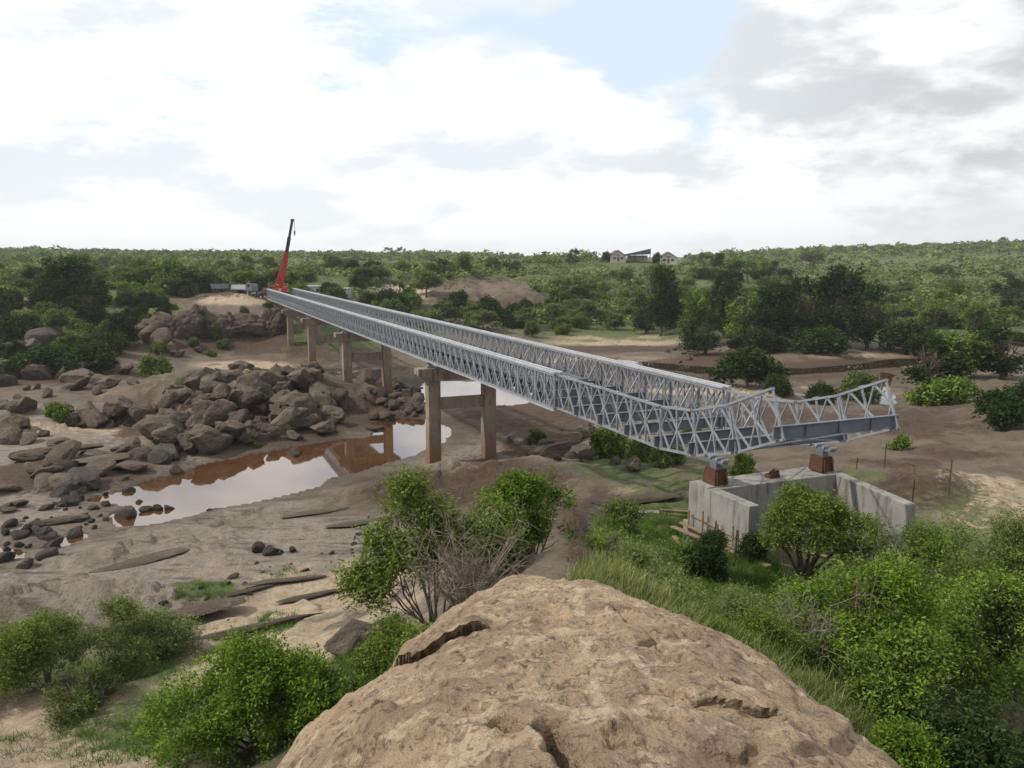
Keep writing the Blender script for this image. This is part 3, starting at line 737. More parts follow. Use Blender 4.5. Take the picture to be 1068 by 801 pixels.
def build_bridge():
    root = empty('truss_bridge', bpt(0, SEP / 2, BZ))
    tag(root, 'long galvanised steel truss bridge on concrete piers with upturned launching nose', 'bridge')
    inv = Matrix.Translation(-root.location)
    def put(me, Mx, name):
        o = link(name, me, root); o.matrix_local = inv @ Mx; return o
    pm1 = panel_mesh('truss_panel', False, M['galv']); pm2 = panel_mesh('truss_panel', True, M['galv'])
    far = MB()
    for t, first_double in ((0.0, 3), (SEP, 0)):
        for k in range(-4, NBAY - 4):
            s0, s1 = k * BAY, (k + 1) * BAY
            a = bpt(s0, t, chord_z(s0)); c = bpt(s1, t, chord_z(s1))
            x = (c - a).normalized(); yv = BN; zv = x.cross(yv).normalized()
            if zv.z < 0: zv = -zv
            yv = zv.cross(x)
            Mx = Matrix((x, yv, zv)).transposed().to_4x4(); Mx.translation = a
            me = pm2 if k >= first_double else pm1
            if k < 46: put(me, Mx, 'truss_panel')
            else:
                vs = [Mx @ v.co - root.location for v in me.vertices]
                far.poly(vs, [tuple(p.vertices) for p in me.polygons])
    o = link('truss_panel', far.mesh('far_panels', M['galv']), root); tag(o, kind='stuff')
    # flat reinforcing chords along the top and bottom of the double trusses
    for t in (0.0, SEP):
        for zz, nm, mm in ((PH + 0.085, 'top_chord', M['galv_top']), (-0.07, 'bottom_chord', M['galv_top'])):
            b = MB(); s = (3 if t == 0.0 else 0) * BAY
            while s < (NBAY - 4) * BAY - 0.1:
                e = min(s + BAY * 1.0, (NBAY - 4) * BAY)
                for q in (-0.24, 0.24):
                    b.bar(bpt(s + 0.015, t + q, BZ + zz) - root.location, bpt(e - 0.015, t + q, BZ + zz) - root.location, 0.22, 0.12)
                s = e
            b.build(nm, mm, root)
    # one transom under every joint, rakers and sway bracing
    tm = MB()
    half = SEP / 2 - 0.15
    tm.box((0, 0, 0), (0.05, 2 * half + 0.9, 0.52)); tm.box((0, 0, 0.27), (0.24, 2 * half + 0.9, 0.03)); tm.box((0, 0, -0.27), (0.24, 2 * half + 0.9, 0.03))
    for q in (-0.6, 0, 0.6): tm.box((0, q * half, 0), (0.2, 0.02, 0.5))
    tmesh = tm.mesh('transom', M['galv_dark'])
    rk = MB()
    rmesh = None
    for k in range(-4, NBAY - 3):
        s = k * BAY + (0.2 if k < NBAY - 4 else -0.2)
        if k == -4: s += 0.15
        c = bpt(s, SEP / 2, chord_z(s) + 0.42)
        Mx = Matrix((BD, BN, Vector((0, 0, 1)))).transposed().to_4x4(); Mx.translation = c
        put(tmesh, Mx, 'transom')
    # raker struts from transom to upper chord, and the plan bracing rods
    for t, sg in ((0.0, 1), (SEP, -1)):
        rest = MB()
        rm = MB(); rm.bar((0.2, sg * 0.95, 0.66), (0.12, sg * 0.08, PH - 0.15), 0.09, 0.09)
        rmesh = rm.mesh('raker_strut', M['galv'])
        for k in range(-1, NBAY - 3):
            Mx = Matrix((BD, BN, Vector((0, 0, 1)))).transposed().to_4x4(); Mx.translation = bpt(k * BAY, t, chord_z(k * BAY))
            if k < 48: put(rmesh, Mx, 'raker_strut')
            else: rest.poly([Mx @ v.co - root.location for v in rmesh.vertices], [tuple(p.vertices) for p in rmesh.polygons])
        tag(link('raker_strut', rest.mesh('far_rakers', M['galv']), root), kind='stuff')
    b = MB()
    for k in range(-4, NBAY - 4):
        s0, s1 = k * BAY + 0.2, (k + 1) * BAY + 0.1
        z0, z1 = chord_z(s0) + 0.1, chord_z(s1) + 0.1
        b.bar(bpt(s0, 0.3, z0) - root.location, bpt(s1, SEP - 0.3, z1) - root.location, 0.05)
        b.bar(bpt(s0, SEP - 0.3, z0 + 0.06) - root.location, bpt(s1, 0.3, z1 + 0.06) - root.location, 0.05)
    b.build('sway_bracing', M['galv'], root)
    # stringers and decking over the main spans only
    b = MB()
    for q in np.linspace(-2.0, 2.0, 8):
        b.bar(bpt(5 * BAY, SEP / 2 + q, BZ + 0.83) - root.location, bpt((NBAY - 4) * BAY, SEP / 2 + q, BZ + 0.83) - root.location, 0.45, 0.14)
    b.build('deck', M['deck'], root)
    return root
build_bridge()

def pier(s, label, lbl_cap=None):
    o0 = bpt(s, SEP / 2); g1 = gz(*bpt(s, 0.3)[:2]); g2 = gz(*bpt(s, SEP - 0.3)[:2])
    root = empty('bridge_pier', (o0.x, o0.y, min(g1, g2, -19.8)), BH); tag(root, label, 'bridge pier', 'concrete portal piers under the bridge')
    zb = root.location.z
    top = BZ - 0.75
    H = top - zb
    for q in (-2.9, 2.9):
        c = MB(); c.box((q, 0, (H - 1.25) / 2 - 1.0), (1.22, 1.22, H - 1.25 + 2.0)); c.build('column', M['pier'], root, bevel=0.04)
    b = MB(); w = 4.55; hw = 3.55
    prof = [(-w, H), (w, H), (w, H - 0.62), (hw, H - 1.25), (-hw, H - 1.25), (-w, H - 0.62)]
    vs = [(x, -0.72, z) for x, z in prof] + [(x, 0.72, z) for x, z in prof]
    n = 6
    b.poly(vs, [tuple(range(n))[::-1], tuple(range(n, 2 * n))] + [(i, (i + 1) % n, (i + 1) % n + n, i + n) for i in range(n)])
    b.build('cap_beam', M['pier'], root, bevel=0.03)
    b = MB(); zc = H - 3.55; b.box((0, 0, zc), (5.8 - 1.22 - 0.006, 0.75, 1.1)); b.build('cross_beam', M['pier'], root, bevel=0.03)
    for q in (-SEP / 2, SEP / 2):
        b = MB(); b.box((q, 0, H + 0.08), (0.8, 0.6, 0.16)); b.box((q, 0, H + 0.34), (0.42, 0.36, 0.36)); b.box((q, 0, H + 0.55), (0.75, 0.34, 0.08)); b.build('bearing', M['galv'], root)
    return root
def s_at_px(px, t=0.3):
    lo, hi = -20, 200
    for _ in range(50):
        m_ = (lo + hi) / 2; p = bpt(m_, t, -14)
        if to_px(p.x, p.y, p.z)[0] > px: lo = m_
        else: hi = m_
    return lo
for px, lb in ((452, 'tallest concrete portal pier beside the pool, nearest the launching nose'), (362, 'portal pier standing behind the boulder heap, second from the nose'),
               (325, 'brown stained portal pier on the rocks, third from the nose'), (303, 'shaded portal pier closest to the crane end of the bridge')):
    pier(s_at_px(px), lb)

# ------------------------------------------------------------------ where a view line of the photograph meets the ground
_YS = np.exp(np.linspace(math.log(12.0), math.log(1500.0), 420))
def drops(pts):
    pts = np.asarray(pts, float); u = (pts[:, 0] - W_PX / 2) / F_PX; v = (H_PX / 2 - pts[:, 1]) / F_PX
    b = CP + v * SP; c = -SP + v * CP
    X = (u / b)[:, None] * _YS; Z = (c / b)[:, None] * _YS
    G = ground_z(X.ravel(), np.tile(_YS, len(pts)), False).reshape(X.shape)
    below = (Z < G); k = np.argmax(below, 1); ok = below.any(1) & (k > 0)
    k = np.clip(k, 1, len(_YS) - 1); i = np.arange(len(pts))
    f = (Z - G)[i, k - 1] / np.maximum((Z - G)[i, k - 1] - (Z - G)[i, k], 1e-9)
    Y = _YS[k - 1] + f * (_YS[k] - _YS[k - 1]); x = u / b * Y
    return np.stack([x, Y, ground_z(x, Y, True)], -1), ok
def drop(px, py): return tuple(drops([(px, py)])[0][0])
def stand(px, Y, py=400):                                  # a spot on the ground at a given forward distance
    x = at_y(px, py, Y)[0]; return (x, Y, gz(x, Y))

# ------------------------------------------------------------------ foliage
def sph(rng, n):
    v = rng.normal(size=(n, 3)); return v / np.linalg.norm(v, axis=1, keepdims=True)
def leaf_quads(rng, C, A, size, asp, up=0.5):
    """flat leaf faces at C, long axis near A"""
    n = len(C)
    N = sph(rng, n); N[:, 2] = np.abs(N[:, 2]) + up; N /= np.linalg.norm(N, axis=1, keepdims=True)
    A = A + sph(rng, n) * 0.8
    A = A - N * (A * N).sum(1, keepdims=True); A /= np.maximum(np.linalg.norm(A, axis=1, keepdims=True), 1e-6)
    B = np.cross(N, A); s = size * rng.uniform(0.6, 1.35, (n, 1))
    V = np.stack([C - A * s, C + B * s * asp - A * s * 0.1, C + A * s, C - B * s * asp + A * s * 0.1], 1).reshape(-1, 3)
    return V
def spray(seed, lumps, tips, per, leaf, asp=0.45, length=0.5, spread=0.12, up=0.5, hole=0.0, shell=0.55, low=-0.55):
    rng = np.random.default_rng(seed); L = np.array(lumps, float)
    wgt = L[:, 3] * L[:, 4] + L[:, 3] * L[:, 5]; pick = rng.choice(len(L), tips, p=wgt / wgt.sum()); l = L[pick]
    d = sph(rng, tips); d[:, 2] = np.where(d[:, 2] < low, -d[:, 2], d[:, 2])
    r = rng.uniform(shell ** 3, 1, tips) ** (1 / 3) * rng.uniform(0.82, 1.15, tips) * np.where(rng.uniform(0, 1, tips) < 0.10, rng.uniform(1.1, 1.45, tips), 1.0)
    P = l[:, :3] + d * r[:, None] * l[:, 3:6]
    if hole:
        keep = vnoise(P[:, 0] * hole + seed, P[:, 1] * hole, P[:, 2] * hole, seed) > 0.42
        P, d = P[keep], d[keep]
    n = len(P)
    out = d + sph(rng, n) * 0.8 + np.array([0, 0, 0.25]); out /= np.linalg.norm(out, axis=1, keepdims=True)
    t = rng.uniform(-0.5, 0.6, (n, per)); ln = length * rng.uniform(0.6, 1.4, (n, 1))
    C = P[:, None] + out[:, None] * (t * ln)[..., None] + rng.normal(size=(n, per, 3)) * spread
    tint = np.clip(rng.uniform(0.15, 0.75, (n, 1)) + rng.normal(size=(n, per)) * 0.16, 0, 1)
    V = leaf_quads(rng, C.reshape(-1, 3), np.repeat(out, per, 0), leaf, asp, up)
    return V, np.repeat(tint.ravel(), 4), P, out
def quads_mesh(name, V, tint, m):
    return mesh_np(name, V, np.arange(len(V)).reshape(-1, 4), m, False, tint)
def wobble_path(rng, a, b, n, amp):
    a, b = np.array(a, float), np.array(b, float); ts = np.linspace(0, 1, n); p = a[None] + (b - a)[None] * ts[:, None]
    j = rng.normal(size=(n, 3)) * amp; j[0] = 0; j[-1] *= 0.4
    return p + np.cumsum(j, 0) * 0.5
def stems_mb(seed, lumps, base_r, n_base=3, trunk=0.0, P=None, twigs=0, tw_r=0.012, sides=5):
    rng = np.random.default_rng(seed + 5); b = MB()
    cx, cy = np.mean([l[0] for l in lumps]), np.mean([l[1] for l in lumps])
    fork = np.array([cx * 0.15, cy * 0.15, trunk])
    if trunk > 0:
        p = wobble_path(rng, (0, 0, -0.3), fork, 5, trunk * 0.03); b.tube(p, np.linspace(base_r * 1.25, base_r * 0.8, 5), 8)
    for l in lumps:
        off = rng.normal(size=3) * base_r * (0 if trunk else 1.5); off[2] = -0.25 if not trunk else 0
        st = (fork if trunk > 0 else np.zeros(3)) + off
        en = np.array([l[0], l[1], l[2] + l[5] * 0.3]); r0 = base_r * (0.6 if trunk else 0.8)
        p = wobble_path(rng, st, en, 6, np.linalg.norm(en - st) * 0.05); b.tube(p, np.linspace(r0, r0 * 0.25, 6), sides)
        for _ in range(4):
            k = rng.integers(2, 5); e2 = np.array(l[:3]) + sph(rng, 1)[0] * np.array(l[3:6]) * 0.85
            q = wobble_path(rng, p[k], e2, 5, np.linalg.norm(e2 - p[k]) * 0.06); b.tube(q, np.linspace(r0 * 0.4, r0 * 0.08, 5), 4)
    if P is not None and twigs:
        for i in rng.choice(len(P), min(twigs, len(P)), replace=False):
            l = lumps[int(np.argmin([np.linalg.norm((P[i] - np.array(q[:3])) / np.array(q[3:6])) for q in lumps]))]
            a = np.array(l[:3]) + (P[i] - np.array(l[:3])) * 0.25; a[2] -= 0.1
            b.tube(wobble_path(rng, a, P[i] * 1.0, 4, 0.04), [tw_r * 1.5, tw_r, tw_r * .8, tw_r * 0.4], 3)
    return b
def plant(name, seed, loc, lumps, leafm, label, cat, tips, per, leaf, stem_r, group=None, trunk=0.0, twigs=0, stem_m=None, parts=('foliage', 'stem'), **kw):
    root = empty(name, loc); tag(root, label, cat, group)
    V, t, P, out = spray(seed, lumps, tips, per, leaf, **kw)
    link(parts[0], quads_mesh(parts[0], V, t, leafm), root)
    stems_mb(seed, lumps, stem_r, trunk=trunk, P=P, twigs=twigs).build(parts[1], stem_m or M['bark'], root, smooth=True)
    return root

def lumps_dome(seed, n, w, h, r, d=None, flat=0.75, z0=0.35):
    """n overlapping masses filling a crown about w wide, d deep and h high"""
    rng = np.random.default_rng(seed); d = d or w; out = []
    for i in range(n):
        a = rng.uniform(0, 2 * math.pi); q = math.sqrt(rng.uniform(0, 1)) * 0.95
        x, y = math.cos(a) * q * (w / 2 - r), math.sin(a) * q * (d / 2 - r)
        zt = h * (1 - 0.45 * q * q) * rng.uniform(0.80, 1.0); rr = r * rng.uniform(0.7, 1.15)
        out.append((x, y, max(zt - rr * flat, h * z0 * 0.5), rr, rr, rr * flat))
    return out
def fill_low(l, h):                                    # extra masses reaching down to the ground
    return l + [(x * 0.95, y * 0.95, z * 0.45, rx, ry, rz) for x, y, z, rx, ry, rz in l[::2]]

# --- shrubs and trees near the outcrop, each its own build
loc = stand(250, 20.5)
plant('shrub', 1, loc, fill_low(lumps_dome(1, 16, 6.4, 3.3, 1.15, 4.5), 3), M['leaf_bright'], 'dense bright green shrub below the flank of the bare outcrop', 'shrub', 3400, 28, 0.050, 0.05, twigs=160, length=0.45, spread=0.09, hole=1.1)
for i, (px, Y, w, h, lb) in enumerate(((20, 30, 5.5, 3.2, 'wide olive scrub bush at the frame edge above bare sand'), (92, 31.5, 5.0, 3.1, 'tallest olive scrub bush with wispy twigs beside pale sand'),
                                       (150, 33.5, 4.0, 1.9, 'low sparse olive bush trailing onto the pale sand'), (-50, 29, 5.5, 3.3, 'olive scrub bush cut off by the edge of the view'), (60, 28, 3.5, 1.6, 'low olive bush in front of the taller scrub'))):
    plant('scrub_bush', 20 + i, stand(px, Y), fill_low(lumps_dome(20 + i, 10, w, h, 0.85), h), M[('leaf_yellow', 'leaf_olive', 'leaf_pale')[i % 3]], lb, 'bush', 1350, 24, 0.048, 0.035, 'olive scrub bushes on the sandy slope', twigs=220, stem_m=M['twig'], length=0.5, spread=0.10, hole=1.0, shell=0.4)
# the thorn bush at the end of the outcrop: leafy on one side, bare grey twigs on the other
loc = stand(452, 21.5)
plant('thorn_bush', 41, loc, [(-0.7, 0.2, 3.9, 0.55, 0.6, 0.6), (-0.2, 0.3, 3.3, 0.7, 0.7, 0.6), (-1.0, 0, 2.9, 0.7, 0.8, 0.6), (-1.6, 0, 2.2, 0.7, 0.8, 0.6), (-2.0, -0.2, 1.4, 0.6, 0.7, 0.6), (-1.3, -0.3, 1.2, 0.8, 0.8, 0.6), (0.3, 0.3, 2.6, 0.7, 0.7, 0.5), (-0.5, -0.2, 2.2, 0.6, 0.6, 0.5), (0.9, 0.2, 2.2, 0.7, 0.7, 0.5), (-0.9, -0.4, 1.8, 0.8, 0.7, 0.6), (-0.2, 0.4, 1.9, 0.8, 0.7, 0.6), (1.4, 0.3, 2.5, 0.6, 0.6, 0.5)],
      M['leaf_yellow'], 'airy yellow green thorn bush with leafy crown at the tip of the outcrop', 'bush', 1900, 22, 0.055, 0.05, twigs=200, stem_m=M['twig'], length=0.5, spread=0.10, hole=1.3, shell=0.3)
def dead_bush(name, seed, loc, w, h, n, label):
    rng = np.random.default_rng(seed); b = MB()
    for i in range(n):
        a = rng.uniform(0, 2 * math.pi); e = np.array([math.cos(a) * w / 2 * rng.uniform(0.2, 1), math.sin(a) * w / 2 * rng.uniform(0.2, 1), h * rng.uniform(0.35, 1.0)])
        p = wobble_path(rng, (rng.normal() * 0.12, rng.normal() * 0.12, -0.1), e, 6, 0.07); b.tube(p, np.linspace(0.016, 0.005, 6), 3)
        for _ in range(4):
            k = rng.integers(2, 6); q = p[k] + (rng.normal(size=3) + (0, 0, 0.3)) * 0.42
            r = wobble_path(rng, p[k], q, 4, 0.05); b.tube(r, [0.008, 0.006, 0.005, 0.003], 3)
            q2 = r[2] + rng.normal(size=3) * 0.25; b.tube([r[2], q2], [0.006, 0.003], 3)
    o = link(name, b.mesh(name, M['twig'])); o.location = loc; tag(o, label, 'bush'); return o
dead_bush('dead_bush', 5, stand(484, 20.2), 3.7, 2.4, 105, 'leafless grey thorn bush behind the crest of the outcrop')
dead_bush('dead_bush', 6, stand(850, 19.5), 2.0, 1.5, 60, 'leafless grey bush tangled under the big green acacias')
plant('shrub', 43, stand(556, 25), fill_low(lumps_dome(43, 14, 4.2, 3.0, 0.8, 3), 3), M['leaf_bright'], 'dark glossy green shrub behind the crest of the outcrop, before the brown mound', 'shrub', 1700, 24, 0.055, 0.04, twigs=60, length=0.35, spread=0.08, hole=1.2)
plant('shrub', 44, stand(508, 23), fill_low(lumps_dome(44, 9, 3.2, 2.9, 0.7, 2), 3), M['leaf_yellow'], 'yellow green shrub between the thorn bush and the glossy shrub', 'shrub', 1300, 22, 0.05, 0.03, twigs=100, length=0.4, spread=0.09, hole=1.2)
plant('shrub', 45, stand(748, 30.5), fill_low(lumps_dome(45, 8, 2.0, 2.2, 0.6), 2), M['leaf_dark'], 'round dark green shrub in the grass below the concrete abutment', 'shrub', 800, 24, 0.05, 0.04, twigs=40, length=0.3, spread=0.07)
plant('shrub', 46, stand(794, 33), fill_low(lumps_dome(46, 5, 1.5, 1.3, 0.5), 2), M['leaf_dark'], 'small dark shrub against the corner of the concrete abutment', 'shrub', 380, 22, 0.05, 0.03, length=0.3, spread=0.07)
plant('shrub', 47, stand(705, 31), fill_low(lumps_dome(47, 7, 2.6, 1.7, 0.6), 2), M['leaf_mid'], 'loose light green shrub beside the timber planks', 'shrub', 700, 22, 0.05, 0.03, twigs=60, length=0.4, spread=0.09, hole=1.2)
plant('shrub', 48, stand(655, 34), fill_low(lumps_dome(48, 7, 2.4, 1.3, 0.6), 2), M['leaf_olive'], 'low olive shrub on the slope left of the timber planks', 'shrub', 500, 22, 0.05, 0.03, twigs=60, length=0.4, spread=0.09, hole=1.2)
plant('shrub', 49, stand(975, 15.5), fill_low(lumps_dome(49, 7, 1.7, 1.1, 0.5), 2), M['leaf_bright'], 'small fresh green shrub at the lower edge of the outcrop', 'shrub', 600, 22, 0.045, 0.03, length=0.3, spread=0.07)
plant('shrub', 50, stand(405, 25.5), fill_low(lumps_dome(50, 6, 2.0, 1.2, 0.5), 2), M['leaf_yellow'], 'low yellow green shrub at the foot of the thorn bush by the dark rock', 'shrub', 500, 22, 0.05, 0.03, length=0.35, spread=0.08, hole=1.2)
loc = stand(848, 31)
plant('tree', 51, loc, [(0.3, 0, 3.6, 1.2, 1.2, 0.75), (-0.6, 0.2, 3.2, 0.9, 1.0, 0.7), (1.4, 0.3, 3.2, 1.0, 1.0, 0.7), (0.5, -0.5, 2.7, 1.0, 1, 0.6), (2.2, 0.2, 2.9, 0.8, 0.8, 0.55), (-0.2, 0.5, 4.0, 0.8, 0.8, 0.5), (-1.1, 0, 2.6, 0.55, 0.6, 0.5), (1.8, -0.2, 2.3, 0.6, 0.6, 0.45)],
      M['leaf_yellow'], 'small spreading tree with forked trunk in front of the concrete abutment', 'tree', 1500, 26, 0.055, 0.15, trunk=0.9, twigs=120, parts=('crown', 'trunk'), length=0.35, spread=0.09, hole=1.0)
for i, (px, Y, w, h, r, n, lm, lb) in enumerate((
        (955, 28, 7.4, 5.3, 1.3, 19, 'leaf_mid', 'broad green acacia standing beside the small forked tree'),
        (915, 20, 4.8, 3.7, 1.0, 15, 'leaf_bright', 'bright green acacia bush nearest the slope of the outcrop'),
        (1045, 22, 5.2, 4.3, 1.1, 15, 'leaf_mid', 'green acacia bush cut off by the edge of the view, in front of bare soil'),
        (985, 18, 4.2, 2.4, 0.9, 11, 'leaf_mid', 'shaded green bush low in the hollow beside the outcrop'),
        (850, 22.5, 3.2, 2.0, 0.8, 9, 'leaf_mid', 'loose green bush beside the leafless grey bush'),
        (1072, 30, 5.4, 4.8, 1.1, 13, 'leaf_olive', 'olive acacia behind the others beside the brown earth'),
        (1040, 16.5, 3.4, 2.0, 0.8, 9, 'leaf_dark', 'dark bush in the corner of the view below the acacias'))):
    plant('acacia_bush', 60 + i, stand(px, Y), fill_low(lumps_dome(60 + i, n, w, h, r), h), M[lm], lb, 'bush', 2300 if w > 4 else 1200, 24, 0.052, 0.06, 'green acacias in the hollow beside the outcrop', twigs=160, length=0.5, spread=0.10, hole=0.9, shell=0.45)

for i, (px, Y, w, h, lb) in enumerate(((640, 24.5, 2.0, 1.0, 'pale soft shrub at the crest end of the grassy slope'), (668, 23, 2.2, 1.2, 'pale soft shrub second along the edge of the outcrop'), (700, 22, 2.2, 1.1, 'wide pale shrub midway along the edge of the outcrop'),
        (735, 21.5, 2.0, 1.1, 'pale shrub in the tall grass before the round dark shrub'), (725, 19.5, 1.6, 0.8, 'low pale shrub hugging the side of the outcrop'), (775, 21, 2.2, 1.2, 'pale shrub between the grass and the leafless bush'),
        (815, 19, 1.9, 1.0, 'pale shrub beside the leafless bush on the slope'), (690, 26, 2.0, 1.1, 'yellowish shrub behind the pale ones on the slope'), (640, 29, 2.2, 1.1, 'small pale shrub on the brown slope behind the grass'))):
    plant('soft_shrub', 80 + i, stand(px, Y), fill_low(lumps_dome(80 + i, 8, w, h, 0.42), h), M['leaf_pale' if i % 3 else 'leaf_yellow'], lb, 'shrub', 620, 24, 0.042, 0.02, 'pale soft shrubs along the outcrop', twigs=90, stem_m=M['twig'], length=0.42, spread=0.08, hole=1.4, shell=0.3, asp=0.28)
# --- grass: blades nobody would count
def grass(name, seed, boxes, n, hgt, wid, m, label):
    rng = np.random.default_rng(seed); pts = []
    for (cx, cy, rx, ry, share) in boxes:
        k = int(n * share); a = rng.uniform(0, 2 * math.pi, k); q = np.sqrt(rng.uniform(0, 1, k))
        pts.append(np.stack([cx + np.cos(a) * q * rx, cy + np.sin(a) * q * ry], 1))
    P, ok = drops(np.concatenate(pts)); P = P[ok]
    per = 26; nT = len(P)
    B = P[:, None] + np.concatenate([rng.normal(size=(nT, per, 2)) * 0.16, np.zeros((nT, per, 1))], 2); B = B.reshape(-1, 3); B[:, 2] -= 0.08
    lean = rng.normal(size=(len(B), 3)) * 0.28; lean[:, 2] = 1; h = np.repeat(hgt * rng.uniform(0.45, 1.2, nT), per) * rng.uniform(0.6, 1.15, len(B))
    top = B + lean * h[:, None]; a = rng.uniform(0, math.pi, len(B)); s = np.stack([np.cos(a), np.sin(a), a * 0], 1) * wid
    mid = B + lean * h[:, None] * 0.55
    V = np.stack([B - s, B + s, top + s * 0.25 + (lean - [0, 0, 1]) * 0.25, top - s * 0.25 + (lean - [0, 0, 1]) * 0.25], 1).reshape(-1, 3)
    t = np.clip(np.repeat(rng.uniform(0.1, 0.8, nT), per) + rng.normal(size=len(B)) * 0.18, 0, 1)
    o = link(name, quads_mesh(name, V, np.repeat(t, 4), m)); tag(o, label, 'grass', kind='stuff')
grass('grass', 3, [(690, 620, 85, 42, 0.5), (740, 660, 60, 40, 0.2), (640, 600, 40, 20, 0.1), (840, 705, 45, 40, 0.12), (890, 745, 40, 35, 0.08)], 1500, 0.36, 0.011, M['grass'], 'tall pale green grass on the slope beside the outcrop')
grass('grass', 4, [(800, 640, 100, 35, 0.45), (850, 660, 70, 40, 0.2), (680, 560, 60, 30, 0.2), (760, 600, 60, 20, 0.15)], 2600, 0.34, 0.012, M['turf'], 'short bright green grass round the abutment and shrubs')
grass('grass', 5, [(390, 690, 40, 35, 0.3), (220, 620, 40, 14, 0.12), (300, 600, 30, 10, 0.06), (215, 690, 60, 25, 0.12), (120, 780, 130, 25, 0.2), (60, 660, 60, 12, 0.1), (290, 650, 20, 12, 0.1)], 750, 0.30, 0.012, M['turf'], 'thin tufts of grass on the sand and rock ledges')

# ------------------------------------------------------------------ middle distance trees and shrubs (shared meshes)
def proto_tree(seed, kind):
    rng = np.random.default_rng(seed)
    if kind == 'round': l = fill_low(lumps_dome(seed, 12, 8, 8, 2.0, flat=0.85), 8); tr = 1.6
    elif kind == 'broad': l = lumps_dome(seed, 13, 11, 7.5, 2.0, flat=0.6, z0=0.6); tr = 2.2
    else: l = fill_low(lumps_dome(seed, 12, 7.5, 3.6, 1.4, flat=0.75), 3.5); tr = 0.5
    V, t, P, o = spray(seed, l, 900, 16, 0.21, 0.55, length=0.9, spread=0.25, hole=0.45, shell=0.5)
    return V, t, stems_mb(seed, l, 0.22 if tr > 1 else 0.1, trunk=tr)
PROTO = {}
for kd in ('round', 'broad', 'shrub'):
    for lm in ('leaf_dark', 'leaf_mid', 'leaf_olive'):
        for v in range(2):
            V, t, st = proto_tree(100 + v * 7 + len(kd) * 3 + len(lm), kd)
            PROTO[kd, lm, v] = (quads_mesh('crown', V, t, M[lm]), st.mesh('trunk', M['bark'], True), {'round': (8, 8), 'broad': (11, 7.5), 'shrub': (7.5, 3.6)}[kd])
def tree(kd, lm, loc, w, h, label, group=None, seed=0, name=None, cat=None, parts=True):
    cm, tm, (w0, h0) = PROTO[kd, lm, seed % 2]
    nm = name or ('shrub' if kd == 'shrub' else 'tree')
    root = empty(nm, (loc[0], loc[1], loc[2] - 0.1), (seed * 2.399) % 6.283); root.scale = (w / w0, w / w0, h / h0)
    tag(root, label, cat or nm, group)
    link('crown' if kd != 'shrub' else 'foliage', cm, root); link('trunk' if kd != 'shrub' else 'stem', tm, root)
    return root
